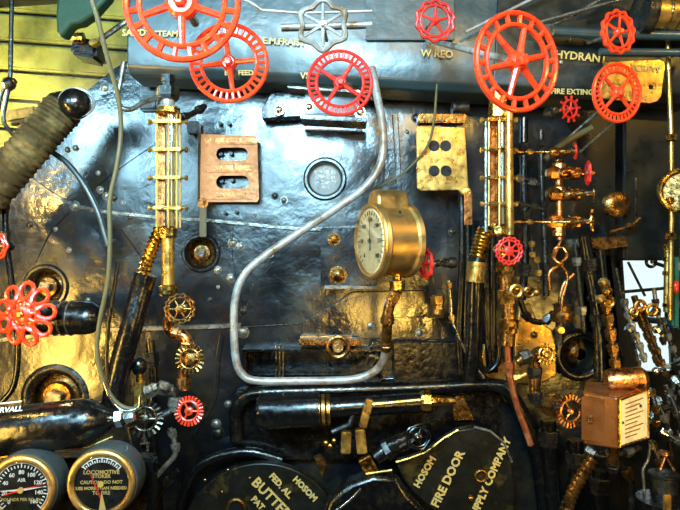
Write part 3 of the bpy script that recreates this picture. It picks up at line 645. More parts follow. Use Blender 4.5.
# ---------------------------------------------------------------- two round dials lower left
def dial(label, px, py, Y, Rpx, kind):
    C = P(px, py, Y); R = S(Rpx, Y); r = thing('dial_gauge', label, 'gauge', C+V((0, .06, -R)), None)
    ax = V((.04, -1, .03)).normalized(); u, v, wv = basis(ax)
    G().lathe(C+V((0, .07, 0)), ax, [(0, R*.9), (.005, R*1.05), (.05, R*1.08), (.065, R*1.04)], 40).build('case', greyblue, r)
    G().ring(C+V((0, .004, 0)), ax, R*.92, R*.12, 48, 10).build('bezel', brassd, r)
    d = G().lathe(C+V((0, .004, 0)), ax, [(0, R*.86), (.001, R*.86)], 40).build('dial', blackface, r)
    q0 = C+V((0, .0018, 0)); pol = lambda a, q: q0+(u*math.cos(a)+v*math.sin(a))*R*q
    g = G()
    if kind == 'air':
        for k in range(33): a = math.radians(225-k*8.4); g.cyl(pol(a, .66), pol(a, .80 if k % 4 == 0 else .74), R*.018, n=4)
        g.tube([pol(math.radians(225-k*9), .80) for k in range(31)], R*.012, 4)
        g.build('scale', letterw, d)
        for k in range(9):
            a = math.radians(225-k*33.6); lettering(str(k*20), pol(a, .52), ax, R*.17, letterw, d, 0, .0005, 'numeral', bold=.0002)
        lettering('AIR', pol(PI/2, .28), ax, R*.16, letterw, d, 0, .0005, 'dial_words')
        lettering('POUNDS PER SQ. IN.', pol(-PI/2, .30), ax, R*.13, letter, d, 0, .0005, 'dial_words')
        for ang, m in ((182, letterw), (8, letterw), (14, red), (196, red)):
            a = math.radians(ang); nn = V((-math.sin(a), 0, math.cos(a)))*R*.035; G().prism([q0+ax*.003-nn, pol(a, .74)+ax*.003, q0+ax*.003+nn], ax*.0008).build('needle', m, d)
    else:
        for k in range(17): a = math.radians(135-k*6.0+2); g.cyl(pol(a, .64), pol(a, .76 if k % 2 == 0 else .71), R*.02, n=4)
        g.tube([pol(math.radians(140-k*5), .77) for k in range(21)], R*.015, 4)
        g.build('scale', letterw, d)
        for tx, y_, sz in (('LOCOMOTIVE', .34, .17), ('STOKER', .22, .15), ('CAUTION: DO NOT', .04, .14), ('USE MORE THAN NEEDED', -.14, .13), ('TO FIRE', -.28, .15)):
            lettering(tx, q0+v*R*y_, ax, R*sz, letter, d, 0, .0005, 'dial_words', bold=.0002)
        a = math.radians(128); b0 = q0+ax*.003-v*R*.5+u*R*.05
        G().prism([b0-u*R*.04, pol(a, .68)+ax*.003, b0+u*R*.04], ax*.0008).build('needle', redd, d)
        G().prism([b0+u*R*.12-v*R*.3, b0+v*R*.28+u*R*-.02, b0-u*R*.10-v*R*.3], ax*.001).build('pointer_wedge', letter, d)
    G().cyl(q0+ax*.002, q0+ax*.006, R*.09, n=16).build('needle_boss', letter, d)
    G().lathe(C+ax*.006, ax, [(0, R*.88), (.0015, R*.86)], 40).build('glass', glass, r)
dial('round brass-rimmed air gauge with white scale at the lower left corner', 21, 490, -.5, 33, 'air')
dial('round brass-rimmed gauge with red needle and printed lines', 101, 484, -.5, 33, 'stoker')
tag(G().box(P(60, 500, -.36), (S(190, -.36), .06, S(90, -.36)), bev=.01).build('gauge_board', black), 'flat black board carrying the two round dials', 'board')
# low left valve cluster
vc = pipe('vertical_cock', 'small upright brass cock beside the looped black pipe', 'valve', [(140, 410, -.24), (140, 400, -.24), (140, 388, -.24), (140, 372, -.24)], 4, brass, couplings=(.15, .45, .7), cm=brassy)
G().sphere(P(139, 366, -.24), S(8, -.24), 14, (1, 1, 1.2)).build('knob', black, vc)
pipe('valve_link', 'dark jointed pipe between the black and red toothed wheels', 'pipe', [(148, 392, -.26), (160, 388, -.26), (172, 392, -.25), (174, 408, -.25), (160, 418, -.26)], 4.5, dark, couplings=(.1, .35, .7), cm=steel)
pipe('nozzle_link', 'small bright fitting joining the black cylinder to the valve', 'fitting', [(110, 417, -.4), (122, 415, -.38), (134, 414, -.34)], 3.2, steel, couplings=(.3, .75), cm=chrome)
pipe('lower_cock', 'small bright cock hanging under the black toothed wheel', 'valve', [(144, 438, -.28), (145, 448, -.28), (144, 462, -.28), (142, 472, -.28)], 2.6, steel, couplings=(.3, .75), cm=chrome)
pipe('lower_pipe', 'jointed dark pipe curling down right of the black toothed wheel', 'pipe', [(170, 428, -.22), (174, 440, -.22), (175, 455, -.22), (164, 468, -.22), (150, 486, -.22), (142, 512, -.22)], 2.6, steel, couplings=(.1, .3), cm=steel)
pipe('loop_wire', 'bright looping wire beside the upright brass cock', 'wire', [(104, 382, -.42), (110, 398, -.42), (122, 410, -.42), (138, 408, -.42), (140, 396, -.42)], 1.2, chrome)
pipe('side_rod', 'thin steel rod slanting below the small upright cock', 'rod', [(126, 420, -.3), (130, 440, -.3), (134, 460, -.3)], 1.4, steel, smooth=False)

# ---------------------------------------------------------------- fire door
Yf = -.06
fr = thing('fire_door_frame', 'heavy black arched frame around the fire door', 'frame', P(370, 510, Yf))
path = catmull(PP([(180, 530, Yf), (182, 500, Yf), (196, 470, Yf), (220, 456, Yf), (250, 452, Yf), (282, 460, Yf)]), 6)
G().tube(path, S(5), 10).build('left_arch', black, fr)
path = catmull(PP([(237, 440, Yf), (236, 412, Yf), (245, 398, Yf), (262, 393, Yf), (330, 391, Yf), (420, 388, Yf), (490, 385, Yf), (508, 392, Yf), (524, 418, Yf), (538, 460, Yf), (546, 530, Yf)]), 6)
G().tube(path, S(7), 12).build('arch_rail', black, fr)
G().tube([p+V((0, -S(6), S(2))) for p in path[16:-14]], S(.9), 6).build('rail_edge', steel, fr)
G().box(P(367, 425, -.02), (S(260), .03, S(66)), bev=.004).build('back_panel', black, fr)
def door(label, cxp, cyp, Rp, a0, a1, extra, Y=-.10):
    r = thing('fire_door', label, 'door', P(cxp, cyp, Y))
    pts = [(cxp+Rp*math.cos(math.radians(a)), cyp-Rp*math.sin(math.radians(a)), Y) for a in range(a0, a1+1, 5)]+[(x, y, Y) for x, y in extra]
    G().prism(PP(pts), (0, .03, 0)).build('door_leaf', doorm, r, bevel=.004)
    return r
dl = door('black left fire door leaf with raised angled lettering', 262, 545, 82, 35, 180, [(180, 600), (330, 600)])
Yl = -.103
def dtext(r, txt, px, py, size, ang, m=letter, Y=Yl): lettering(txt, P(px, py, Y), FWD, S(size, Y), m, r, math.radians(ang), .0015, bold=.0010)
dtext(dl, 'BUTTERFLY', 279, 506, 14, -46); dtext(dl, 'FED. AL.', 281, 486, 8.5, -48); dtext(dl, 'PAT. 17', 262, 508, 8.5, -48); dtext(dl, 'HOSOM', 305, 489, 8.5, -46)
G().ring(P(236, 508, Yl), FWD, S(8), S(2), 24, 8).build('boss_ring', bronze, dl)
for a_, b_ in ((222, 492), (228, 470), (205, 480), (250, 478)): G().sphere(P(a_, b_, Yl+.003), S(1.8), 8).build('rivet', bronze, dl)
dr = thing('fire_door', 'dark right fire door leaf lettered FIRE DOOR on a gold-lit face', 'door', P(455, 520, -.12))
ptsd = [(396, 462), (410, 458), (426, 452), (444, 438), (458, 430), (474, 427), (490, 431), (504, 443), (512, 462), (516, 490), (514, 540), (500, 560), (470, 540), (434, 512), (412, 492), (402, 478)]
G().prism(PP([(a_, b_, -.14) for a_, b_ in ptsd]), (0, .03, 0)).build('door_leaf', doorm, dr, bevel=.005)
rim = G().tube(PP([(a_, b_, -.143) for a_, b_ in [(396, 462), (410, 458), (426, 452), (444, 438), (458, 430)]]), S(1.6), 8).build('door_edge', brass, dr)
G().tube(PP([(a_, b_, -.143) for a_, b_ in [(474, 427), (490, 431), (504, 443), (512, 462)]]), S(1.3), 8).build('door_edge', steel, dr)
dtext(dr, 'FIRE DOOR', 448, 479, 12, 64, Y=-.143); dtext(dr, 'HOSOM', 425, 472, 9.5, 60, Y=-.143); dtext(dr, 'SUPPLY COMPANY', 490, 479, 10.5, 66, Y=-.143)
G().ring(P(481, 476, -.143), FWD, S(5), S(1.6), 20, 8).build('boss_ring', bronze, dr)
G().sphere(P(471, 498, -.143), S(3), 10).build('rivet', bronze, dr)
# black foreground lump bottom centre
tag(G().prism(PP([(318, 530, -.2), (330, 500, -.2), (350, 484, -.2), (372, 476, -.2), (398, 478, -.2), (408, 494, -.2), (426, 512, -.2), (434, 534, -.2)]), (0, .07, 0)).build('door_baffle', black, bevel=.012), 'plain black baffle between the two fire door leaves', 'plate')
# air cylinder and linkage
ac = thing('fire_door_cylinder', 'black horizontal air cylinder with brass flanges above the fire door', 'cylinder', P(350, 430, -.15))
G().lathe(P(258, 412, -.15), (1, 0, .04), [(0, S(14)), (S(4), S(16)), (S(56), S(16)), (S(57), S(12))], 24).build('cylinder_barrel', black, ac)
for a_ in (317, 322, 327): G().lathe(P(a_, 410, -.15), (1, 0, .04), [(0, S(14)), (S(3), S(14))], 24).build('flange', brassy if a_ == 322 else brass, ac)
G().lathe(P(330, 408, -.15), (1, 0, .06), [(0, S(9)), (S(90), S(9)), (S(92), S(7))], 20).build('second_barrel', black, ac)
G().lathe(P(420, 401, -.16), (1, 0, 0), [(0, S(8)), (S(3), S(10)), (S(9), S(10)), (S(10), S(6)), (S(20), S(5)), (S(32), S(3))], 8).build('gland', brass, ac, smooth=False)
G().cyl(P(366, 405, -.19), P(420, 400, -.19), S(1.8), n=8).build('piston_rod', brassy, ac)
G().box(P(366, 413, -.19), (S(7), .02, S(26)), Matrix.Rotation(.25, 3, 'Y'), .003).build('lever_arm', brassy, ac)
G().box(P(361, 441, -.19), (S(9), .02, S(22)), Matrix.Rotation(-.1, 3, 'Y'), .003).build('lever_arm', brassy, ac)
G().box(P(346, 442, -.17), (S(9), .02, S(20)), Matrix.Rotation(.05, 3, 'Y'), .003).build('lever_arm', brassy, ac)
G().box(P(368, 465, -.18), (S(12), .02, S(16)), Matrix.Rotation(-.5, 3, 'Y'), .003).build('lever_foot', brass, ac)
G().cyl(P(366, 474, -.19), P(392, 470, -.19), S(1.2), n=8).build('tie_rod', brassy, ac)
G().tube(PP([(332, 432, -.16), (350, 424, -.16), (358, 400, -.16)]), S(3), 8).build('link', dark, ac)
for a_, b_ in ((326, 443), (334, 441), (330, 446), (273, 414), (281, 413), (287, 412)): bolt(ac, a_, b_, -.19, 2, brass)
G().tube(PP([(376, 458, -.16), (392, 446, -.16), (412, 438, -.18)]), S(8), 12).build('valve_arm', black, ac)
G().lathe(P(385, 451, -.16), (.7, 0, .4), [(0, S(10)), (S(5), S(10))], 6).build('arm_collar', dark, ac, smooth=False)
tag(G().prism(PP([(453, 408, -.05), (456, 396, -.05), (463, 396, -.05), (470, 410, -.05), (474, 420, -.05), (454, 420, -.05)]), (0, .03, 0)).build('bronze_lug', bronze), 'small bronze lug under the frame rail at right', 'lug')
pipe('door_handle_arc', 'thin bright arc handle at the bottom centre', 'handle', [(335, 512, -.3), (350, 500, -.3), (361, 489, -.3)], 1.6, chrome)
tag(G().prism(PP([(322, 478, -.1), (318, 466, -.1), (314, 458, -.1), (320, 456, -.1), (326, 462, -.1)]), (0, .02, 0)).build('bronze_tab', bronze), 'tiny bronze tab between the cylinder and left door leaf', 'tab')

# ---------------------------------------------------------------- right centre
t = thing('brass_sleeve_hose', 'ribbed dark hose with two brass sleeves beside the right water gauge', 'hose', P(475, 300, -.22))
G().tube(catmull(PP([(486, 228, -.24), (480, 250, -.24), (476, 280, -.24), (474, 340, -.22), (470, 380, -.2)]), 6), S(6.5), 12).build('hose', black, t)
pt2 = catmull(PP([(486, 230, -.24), (481, 244, -.24), (478, 258, -.24)]), 8); G().tube(pt2, [S(8 if k % 2 else 6.8) for k in range(len(pt2))], 12).build('sleeve', brass, t)
G().tube(PP([(477, 262, -.24), (475, 282, -.24)]), S(8.5), 12).build('sleeve', brassy, t)
pipe('steel_tube', 'thin bright steel tube sweeping down to the fire door frame', 'tube', [(449, 280, -.2), (451, 300, -.2), (452, 318, -.2), (460, 340, -.2), (472, 362, -.2), (484, 378, -.2)], 1.8, chrome, couplings=(.05, .42), cm=brassy)
pipe('drip_cock', 'small cream brass drip cock right of the pressure gauge', 'valve', [(437, 296, -.15), (438, 304, -.15), (437, 314, -.15)], 4.5, brassy, couplings=(.4,), cm=brassy)
tag(G().prism(PP([(430, 275, -.02), (442, 275, -.02), (444, 318, -.02), (428, 318, -.02)]), (0, .04, 0)).build('dark_guide', dark), 'dark narrow guide block behind the cream drip cock', 'block')
for k, (x0, x1) in enumerate(((462, 459), (468, 466), (486, 488), (493, 493))):
    pipe('black_pipe', 'upright black pipe behind the ribbed hose, %s' % ('leftmost of four', 'second of four from the left', 'third of four from the left', 'rightmost of four')[k], 'pipe', [(x0, 190+k*14, -.06), (x0, 260, -.06), (x1, 330, -.06), (x1+2, 372, -.06)], 3.6, black)
# gold sheet lower right of backhead
t = thing('brass_jacket_sheet', 'irregular brassy sheet behind the small toothed brass wheel', 'sheet', P(540, 385, -.07))
G().prism(PP([(519, 307, -.07), (530, 303, -.07), (536, 318, -.07), (552, 330, -.07), (556, 345, -.07), (557, 375, -.07), (540, 385, -.07), (515, 383, -.07), (515, 340, -.07)]), (0, .02, 0)).build('sheet', brassy, t, bevel=.004)
bolt(t, 534, 335, -.07, 3, bronze)
t = thing('brass_door_shield', 'pale brass shield with a black ring below the ribbed hose', 'sheet', P(495, 400, -.05))
G().prism(PP([(480, 368, -.05), (484, 345, -.05), (498, 342, -.05), (505, 370, -.05), (512, 405, -.05), (506, 402, -.05)]), (0, .02, 0)).build('shield', brassy, t, bevel=.003)
G().tube(catmull(PP([(479, 352, -.08), (481, 366, -.08), (489, 371, -.08), (498, 362, -.08), (500, 346, -.08)]), 6), S(2.8), 10).build('ring', black, t)
# nuts right of drain column
pipe('brass_tee', 'brass tee with curled nuts right of the knobbly column', 'fitting', [(508, 292, -.3), (518, 290, -.3), (528, 292, -.29), (537, 293, -.28)], 3, dark, couplings=(.35, .7), cm=brass)
t = thing('curled_clip', 'small curled brass clip beside the brass tee', 'clip', P(518, 298, -.31)); G().ring(P(516, 291, -.33), FWD, S(5.5, -.33), S(1.5), 20, 8).build('curl', brassy, t); G().ring(P(529, 292, -.33), FWD, S(4.5, -.33), S(1.3), 20, 8).build('curl', bronze, t); G().sphere(P(536.5, 292, -.33), S(2.6), 10).build('ball_end', brassy, t)
lb_ = pipe('lower_brass_cock', 'dark and copper valve below the toothed brass wheel', 'valve', [(517, 362, -.25), (528, 356, -.25), (534, 362, -.25), (535, 385, -.25), (536, 400, -.25), (545, 404, -.25)], 5.5, bronze, couplings=(.15, .5, .75), cm=dark)
G().lathe(P(546, 404, -.28), (.6, -.8, .1), [(0, S(8)), (.01, S(10)), (.03, S(10)), (.035, S(6)), (.05, S(6))], 6).build('hex_cap', bronze, lb_, smooth=False)
pipe('bright_joint', 'small glinting joint low beside the red-brown pipe', 'fitting', [(510, 380, -.28), (517, 378, -.28), (526, 374, -.28)], 3, brassy, couplings=(.4,), cm=brassy)
t = thing('elliptical_port_ring', 'dark ring port with bronze inside right of the brass sheet', 'port', P(578, 375, -.03))
G().ring(P(579, 355, -.05), FWD, S(21), S(4.5), 40, 10).build('port_ring', black, t)
G().lathe(P(577, 353, .02), FWD, [(0, S(14)), (.01, S(12)), (.02, S(6))], 20).build('port_plug', bronze, t)
# copper column with side valves
cc = thing('copper_column', 'upright copper pipe with three stubby side valves', 'pipe', P(560, 240, -.24))
Ye = -.24
G().cyl(P(559, 160, Ye), P(560, 240, Ye), S(3.6, Ye), n=14).build('tube', copper, cc)
for yy in (168, 192, 232): G().lathe(P(559, yy+5, Ye), (0, 0, 1), [(0, S(4)), (S(1), S(6)), (S(8), S(6)), (S(10), S(4))], 8).build('collar', copper, cc, smooth=False)
for yy, m_, l_ in ((173, copper, 30), (194, bronze, 30), (222, copper, 26)):
    G().lathe(P(546, yy, Ye), (1, 0, 0), [(0, S(3)), (S(3), S(7)), (S(12), S(7)), (S(13), S(4)), (S(19), S(4)), (S(19.5), S(6)), (S(28), S(6)), (S(29), S(2)), (S(l_+12), S(1.4))], 8).build('side_valve', m_, cc, smooth=False)
for yy, k in ((152, 0), (222, 1)):
    r = pipe('test_cock', ('thin brass test cock line level with the upper edge-on red wheel', 'thin brass test cock line low beside the copper pipe')[k], 'valve', [(512, yy, -.25), (530, yy, -.25), (548, yy, -.25), (570, yy, -.28)], 1.5, brass, couplings=(.22, .6), cm=brassy, smooth=False)
valve('small_brass_wheel', 'small glinting brass wheel right of the copper pipe', 592, 220, -.3, 11, (.85, -.5, 0), 'toothed', 4, 10, brass, bm=bronze, stem=20, end=(574, 222, -.26))
valve('small_brass_wheel', 'tiny dim brass wheel above the glinting brass one', 594, 192, -.3, 8, (.9, -.4, 0), 'toothed', 4, 8, bronze, bm=bronze, stem=20, end=(574, 194, -.26))
tag(G().lathe(P(614, 205, -.1), FWD, [(0, S(12)), (.02, S(12)), (.03, S(8)), (.03, S(2))], 24).build('round_flange', bronze), 'dim round flange right of the small brass wheels', 'flange')
pipe('flat_lever', 'flat olive lever slanting above the copper pipe', 'lever', [(545, 160, -.16), (560, 146, -.16), (578, 135, -.16), (592, 128, -.16)], 3.4, hose)
# small chains of fittings
pipe('fitting_chain', 'upright row of tiny brass fittings left of the looped copper tube', 'fitting', [(532, 240, -.22), (533, 256, -.22), (538, 262, -.22), (539, 280, -.22)], 1.8, dark, couplings=(.1, .32, .6, .9), cm=brassy)
pipe('looped_copper_tube', 'thin copper tube looped in a small ring below the copper pipe', 'tube', [(561, 240, -.24), (556, 252, -.25), (554, 258, -.26), (560, 263, -.27), (567, 256, -.26), (563, 248, -.25), (556, 248, -.25), (553, 256, -.24), (557, 262, -.24), (566, 272, -.24), (567, 282, -.24), (562, 300, -.24), (561, 315, -.24)], 1.6, copper, k=8)
pipe('copper_tube', 'thin copper tube arching left under the looped tube', 'tube', [(563, 264, -.22), (554, 268, -.22), (549, 275, -.22), (550, 290, -.22)], 2, copper)
pipe('copper_tube', 'thin copper tube sweeping from upper right into the bronze body', 'tube', [(574, 274, -.22), (564, 284, -.22), (560, 300, -.22), (560, 314, -.22)], 1.9, copper)
t = thing('bronze_lubricator_body', 'bronze knuckled body where the copper tubes meet', 'fitting', P(562, 330, -.22))
G().lathe(P(562, 322, -.22), (0, 0, 1), [(0, S(8)), (S(3), S(10)), (S(9), S(10)), (S(10), S(7)), (S(14), S(7)), (S(15), S(9)), (S(17), S(5))], 14).build('body', bronze, t)
G().cyl(P(560, 322, -.22), P(559, 345, -.22), S(4), n=10).build('lower_stub', dark, t)
G().lathe(P(560, 330, -.25), FWD, [(0, S(4)), (.01, S(3))], 8).build('stub_nut', brassy, t)

# ---------------------------------------------------------------- far right
tag(G().box(P(642, 178, -.05), (S(46, -.05), .06, S(165, -.05)), bev=.006).build('cab_column', walld), 'broad flat black upright column below the cream plate', 'column')
tag(G().cyl(P(636, 178, -.09), P(636, 222, -.09), S(1.2), n=6).build('bright_pin', chrome), 'thin bright upright pin on the black column', 'pin')
tag(G().prism(PP([(590, 238, -.1), (625, 236, -.1), (628, 246, -.1), (600, 250, -.1), (588, 246, -.1)]), (0, .12, 0)).build('bronze_shelf', bronze), 'low bronze shelf above the window', 'shelf')
tag(G().prism(PP([(586, 250, 0), (612, 256, 0), (640, 372, 0), (575, 380, 0), (582, 320, 0)]), (0, .05, 0)).build('dark_side_panel', walld), 'dark leaning panel left of the window', 'panel')
t = thing('big_brass_pipe', 'upright brass pipe along the right edge with joints', 'pipe', P(668, 300, -.2))
G().tube(PP([(668, -5, -.2), (668, 60, -.2), (671, 130, -.2), (672, 200, -.2), (670, 320, -.2)]), S(2.4, -.2), 10).build('tube', brassy, t)
for b_ in (142, 205, 240): G().lathe(P(671, b_, -.2), (0, 0, 1), [(0, S(3)), (S(1), S(5)), (S(6), S(5)), (S(7), S(3))], 6).build('joint', brass, t, smooth=False)
t = thing('sight_glass', 'thin brass sight glass standing left of the right edge pipe', 'gauge', P(666, 310, -.15))
G().cyl(P(668, 246, -.15), P(667, 312, -.15), S(3.2), n=12).build('brass_tube', brassy, t)
for b_ in (250, 262, 276, 308): G().lathe(P(668, b_, -.15), (0, 0, 1), [(0, S(3)), (S(1), S(5)), (S(4), S(5)), (S(5), S(3))], 8).build('collar', brass, t)
t = thing('edge_brass_gauge', 'round brass gauge half hidden at the right edge', 'gauge', P(682, 210, -.2))
G().lathe(P(684, 190, -.2), (-.6, -.8, 0), [(0, S(20)), (.02, S(21)), (.03, S(18))], 32).build('case', bronze, t)
G().ring(P(683, 190, -.235), (-.6, -.8, 0), S(18), S(2), 32, 8).build('bezel', brass, t)
tag(G().box(P(679, 292, -.1), (S(22, -.1), .05, S(70, -.1)), bev=.006).build('teal_panel', tealm), 'teal green panel sliver at the right edge', 'panel')
tag(G().sphere(P(676, 287, -.16), S(5, -.16), 12, (.7, .6, 1.3)).build('red_tag', red), 'small red tag against the teal panel', 'tag')
pipe('edge_black_pipe', 'black upright pipe at the right edge in front of teal panel', 'pipe', [(684, 60, -.24), (683, 200, -.24), (682, 330, -.24)], 3, black, couplings=(.55, .75), cm=steel)
# window crank
t = thing('round_knob_lever', 'round black knob lever in front of the window', 'lever', P(650, 262, .1))
G().ring(P(651, 262, .1), FWD, S(5), S(1.8), 18, 8).build('ring', black, t); G().tube([P(655, 263, .1), P(664, 266, .1), P(669, 268, .37)], S(2), 8).build('arm', black, t)
G().sphere(P(652, 262, .08), S(2), 8).build('stud', brass, t)
# slanting bank of feed lines
lines = [(604, 282, 616, 372, 6.0, bronze, 'thick knuckled bronze line'), (616, 268, 640, 372, 3.0, dark, 'thin dark line'), (624, 300, 645, 362, 3.6, steel, 'bright-jointed steel line'),
         (634, 296, 660, 366, 5.2, bronze, 'stout bronze line'), (644, 310, 668, 380, 3.0, dark, 'dark line with pale nuts'), (654, 288, 664, 345, 3.4, steel, 'short steel line'), (662, 318, 690, 392, 3.4, dark, 'outermost dark line')]
pos = ['left end of the slanting bank', 'just right of the thick knuckled one', 'in the middle of the slanting bank', 'right of the middle steel line', 'below the window corner', 'beside the sight glass', 'running off the right edge']
for k, (a0, b0, a1, b1, r_, m_, nm) in enumerate(lines):
    Yk2 = -.16-.015*(k % 3)
    pipe('feed_line', nm+', '+pos[k], 'pipe', [(a0, b0, Yk2), ((a0*2+a1)/3-1, (b0*2+b1)/3, Yk2), ((a0+a1*2)/3, (b0+b1*2)/3, Yk2), (a1, b1, Yk2)], r_*.62, m_, couplings=[.06, .25, .42, .6, .78, .93][k % 2:], cm=(bronze, dark, steel, bronze)[k % 4])
t = thing('brass_union_cluster', 'curled brass unions meeting at the window sill', 'fitting', P(640, 318, -.14))
for a_, b_, r_ in ((640, 306, 5), (652, 310, 5), (609, 302, 4.5), (634, 312, 3.5)): G().ring(P(a_, b_, -.22), FWD, S(r_, -.2), S(1.7), 20, 8).build('union_ring', brass if a_ != 640 else copper, t)
G().tube(catmull(PP([(632, 318, -.2), (640, 308, -.21), (650, 314, -.21), (657, 304, -.2)]), 5), S(1.8), 8).build('union_tube', brass, t)
for k, (a_, b_, m_, lb) in enumerate(((601, 283, brassy, 'topmost small brass nut at the head of the knuckled line'), (605, 292, brass, 'second small brass nut on the knuckled line'), (598, 300, brassy, 'small pale nut left of the knuckled line'), (627, 330, chrome, 'bright nut in the middle of the pipe bank'), (655, 330, chrome, 'bright nut below the window corner'))):
    tag(G().lathe(P(a_, b_, -.24), (.3, -.9, .3), [(0, S(3.5)), (.008, S(4)), (.016, S(4)), (.02, S(2))], 6).build('hex_nut', m_, smooth=False), lb, 'nut')
t = pipe('silver_lever', 'thin silver lever with a ball end reaching in from the right edge', 'lever', [(657, 371, -.3), (668, 366, -.3), (690, 358, -.1), (720, 350, 0)], 1.6, chrome, couplings=(.5,), cm=steel, smooth=False)
G().sphere(P(656, 371, -.3), S(4, -.3), 12).build('ball_end', chrome, t)
rnd = random.Random(3)
small = [(588, 388), (575, 386), (640, 396)]
spots = [(655, 396, 668, 440), (666, 385, 684, 446), (650, 388, 656, 430), (672, 376, 690, 410), (660, 430, 690, 452), (650, 440, 664, 486)]
names = ['left of the trio beside the dial card', 'middle run beside the dial card', 'closest to the case edge', 'upper short run at the right edge', 'low run at the right edge', 'short run below the case corner']
for k, (a0, b0, a1, b1) in enumerate(spots):
    pipe('jointed_tube', 'dark jointed tube with glints, '+names[k], 'tube', [(a0, b0, -.2), ((a0+a1)/2+3, (b0+b1)/2, -.22), (a1, b1, -.2)], 2.4, dark, couplings=(.15, .5, .85), cm=(steel, chrome, bronze)[k % 3])
pipe('lower_wire', 'thin grey wire hanging below the orange case', 'wire', [(650, 446, -.3), (648, 460, -.3), (643, 470, -.3), (644, 490, -.3), (641, 508, -.3)], 1.4, steel)

# orange lubricator case
Yo = -.38
lc = thing('recorder_case', 'orange-brown box with a cream dial card on its right face', 'box', P(614, 455, Yo))
p = lambda a_, b_, y: P(a_, b_, y)
front = [p(583, 392, Yo-.02), p(617, 398, Yo-.08), p(617, 449, Yo-.08), p(583, 444, Yo-.02)]
right = [p(617, 398, Yo-.08), p(648, 386, Yo), p(648, 439, Yo), p(617, 449, Yo-.08)]
ctr = sum(front+right, V())/8
base = [front[0], front[1], right[1]]
g = G(); topv = [front[0], front[1], right[1], V((front[0].x+.04, Yo+.06, right[1].z))]
botv = [front[3], front[2], right[2], V((front[3].x+.04, Yo+.06, right[2].z))]
bm_ = g.b; tv = [bm_.verts.new(q) for q in topv]; bv = [bm_.verts.new(q) for q in botv]
bm_.faces.new(tv); bm_.faces.new(bv[::-1]); g._bridge(tv, bv); g.build('case', pinkcase, lc, smooth=False, bevel=.004)
ex = (right[1]-right[0]); ez = right[3]-right[0]; nrm = ex.cross(V((0, 0, 1))).normalized()
if nrm.y > 0: nrm = -nrm
def rp(a_, b_, h=0): return right[0]+ex*a_+(right[3]-right[0])*b_*(1-a_)+(right[2]-right[1])*b_*a_+nrm*h
G().prism([rp(.06, .07, .001), rp(.92, .07, .001), rp(.92, .93, .001), rp(.06, .93, .001)], nrm*.003).build('dial_card', creamp, lc)
G().tube([rp(.03, .04, .003), rp(.95, .04, .003), rp(.95, .96, .003), rp(.03, .96, .003)], .0035, 8, closed=True).build('card_frame', brass, lc)
g = G()
for k in range(9): g.prism([rp(.2, .16+.08*k, .004), rp(.78-.1*(k % 3), .16+.08*k, .004), rp(.78-.1*(k % 3), .18+.08*k, .004), rp(.2, .18+.08*k, .004)], nrm*.0006)
g.build('card_print', copperp, lc)
G().lathe(rp(.68, .30, .004), nrm, [(0, .004), (.003, .003)], 10).build('card_stud', blackface, lc); G().lathe(rp(.12, .5, .004), nrm, [(0, .003), (.003, .002)], 10).build('card_stud', blackface, lc)
G().lathe(P(606, 381, Yo), (1, -.15, .08), [(0, S(10, Yo)), (S(4, Yo), S(12, Yo)), (S(34, Yo), S(12.5, Yo)), (S(38, Yo), S(9, Yo)), (S(40, Yo), S(3, Yo))], 28).build('top_drum', copper, lc)
G().box(P(597, 420, Yo-.05), (S(28, Yo), .003, S(42, Yo)), Matrix.Rotation(-.5, 3, 'Z'), .001).build('door_panel', pinkcase, lc)
G().lathe(P(590, 419, Yo-.045), (-.4, -.9, 0), [(0, .008), (.01, .006)], 12).build('latch_stud', bronze, lc)
pipe('case_bracket', 'short dark bronze pipe holding up the orange case', 'pipe', [(612, 470, -.3), (613, 460, -.32), (614, 446, -.34)], 5, bronze, couplings=(.3,), cm=dark)
t = thing('ribbed_hose', 'ribbed bronze hose at the bottom below the orange case', 'hose', P(575, 510, -.25))
pt2 = catmull(PP([(563, 530, -.3), (568, 505, -.3), (578, 482, -.28), (592, 460, -.26)]), 9); G().tube(pt2, [S(7 if k % 2 else 5.2, -.28) for k in range(len(pt2))], 12).build('ribbed_sleeve', bronze, t)
t = thing('oil_canister', 'dark canister with a copper wire handle at the lower right', 'canister', P(664, 500, -.3))
G().lathe(P(664, 496, -.3), (0, 0, 1), [(0, S(13, -.3)), (S(20, -.3), S(13, -.3)), (S(21, -.3), S(14.5, -.3)), (S(23, -.3), S(14.5, -.3)), (S(24, -.3), S(6, -.3))], 24).build('can_body', dark, t)
G().tube(PP([(660, 470, -.33), (665, 456, -.33), (674, 470, -.33)]), S(1.5), 8).build('wire_handle', copper, t)
G().lathe(P(664, 456, -.33), (0, 0, 1), [(0, S(3)), (S(2), S(6)), (S(4), S(4))], 12).build('handle_cap', copper, t)
t = thing('steel_pot', 'dark pot with a bright front strip at the bottom right', 'pot', P(664, 520, -.35))
G().lathe(P(664, 525, -.35), (0, 0, 1), [(0, S(24, -.35)), (S(24, -.35), S(26, -.35)), (S(26, -.35), S(26, -.35)), (S(27, -.35), S(10, -.35))], 28).build('pot_body', black, t)
G().box(P(667, 508, -.45), (S(6), .006, S(20)), bev=.002).build('bright_strip', brassy, t)
for k, (pts_, lb) in enumerate((([(575, 440, -.1), (576, 480, -.1), (560, 530, -.1)], 'broad black pipe dropping below the copper-toothed wheel'), ([(548, 420, -.08), (550, 460, -.08), (556, 530, -.08)], 'broad black pipe beside the frame rail at bottom'), ([(600, 470, -.1), (600, 500, -.1), (604, 530, -.1)], 'broad black pipe right of the ribbed bronze hose'))):
    pipe('black_drop_pipe', lb, 'pipe', pts_, 8, black, couplings=(.3,), cm=dark)

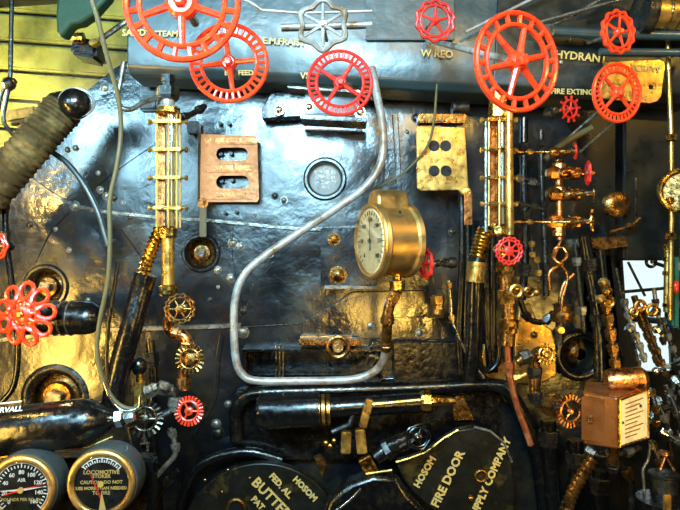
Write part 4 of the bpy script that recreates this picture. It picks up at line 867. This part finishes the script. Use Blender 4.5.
# ---------------------------------------------------------------- dark pipework filling the right side
extra = [
 ([(524, 118, -.08), (524, 180, -.08), (526, 240, -.08), (522, 300, -.08)], 4, black, 'upright black pipe just right of the slim water gauge', (.2, .55, .85), dark),
 ([(541, 130, -.14), (542, 190, -.14), (545, 250, -.14), (546, 296, -.14)], 3.2, dark, 'dark jointed pipe just left of the copper pipe', (.12, .45, .8), dark),
 ([(584, 236, -.12), (590, 270, -.12), (598, 320, -.12), (600, 378, -.12)], 6, black, 'stout black pipe leaning left of the knuckled line', (.3, .7), dark),
 ([(575, 244, -.16), (580, 290, -.16), (584, 330, -.16)], 2.6, dark, 'thin dark pipe between the copper loop and the stout black pipe', (.2, .8), steel),
 ([(600, 250, -.1), (606, 300, -.1), (618, 366, -.1)], 5, black, 'black pipe right behind the knuckled line', (.5,), dark),
 ([(520, 300, -.14), (528, 318, -.14), (543, 322, -.14), (553, 312, -.14)], 3, black, 'black pipe hooking over the brassy sheet', (.3, .8), dark),
 ([(512, 178, -.2), (528, 180, -.2), (540, 186, -.2)], 2.2, dark, 'short dark cock between the water gauge and copper pipe', (.3, .7), steel),
 ([(512, 206, -.2), (526, 205, -.2), (544, 210, -.2)], 2.2, dark, 'lower short dark cock beside the copper pipe', (.4, .8), dark),
 ([(600, 452, -.2), (618, 462, -.2), (630, 480, -.2), (632, 520, -.2)], 3.6, dark, 'dark curved pipe low right of the case bracket', (.2, .6), bronze),
 ([(585, 448, -.2), (600, 456, -.22), (622, 454, -.22), (640, 448, -.2)], 3, dark, 'dark pipe running level under the orange case', (.15, .5, .8), steel),
 ([(676, 376, -.1), (668, 420, -.1), (672, 460, -.1)], 3, dark, 'dark pipe dropping behind the jointed tubes', (.3, .7), steel),
 ([(690, 420, -.12), (672, 408, -.14), (658, 412, -.14), (650, 424, -.14)], 2.4, dark, 'dark hooked tube right of the dial card', (.3, .8), chrome),
 ([(610, 232, -.12), (630, 226, -.12), (640, 218, -.12)], 2, bronze, 'dim bronze link above the low shelf', (.5,), bronze),
 ([(178, 470, -.14), (166, 484, -.14), (158, 500, -.14), (156, 520, -.14)], 2.6, black, 'black tube curling beside the left arch of the fire door', (.3,), dark),
 ([(150, 340, -.1), (154, 380, -.1), (152, 430, -.1), (160, 520, -.1)], 4.5, black, 'upright black pipe behind the toothed valve cluster', (.2, .6), dark),
]
for pts_, r_, m_, lb, cp, cm_ in extra:
    pipe('jointed_pipe', lb, 'pipe', pts_, r_, m_, couplings=cp, cm=cm_)
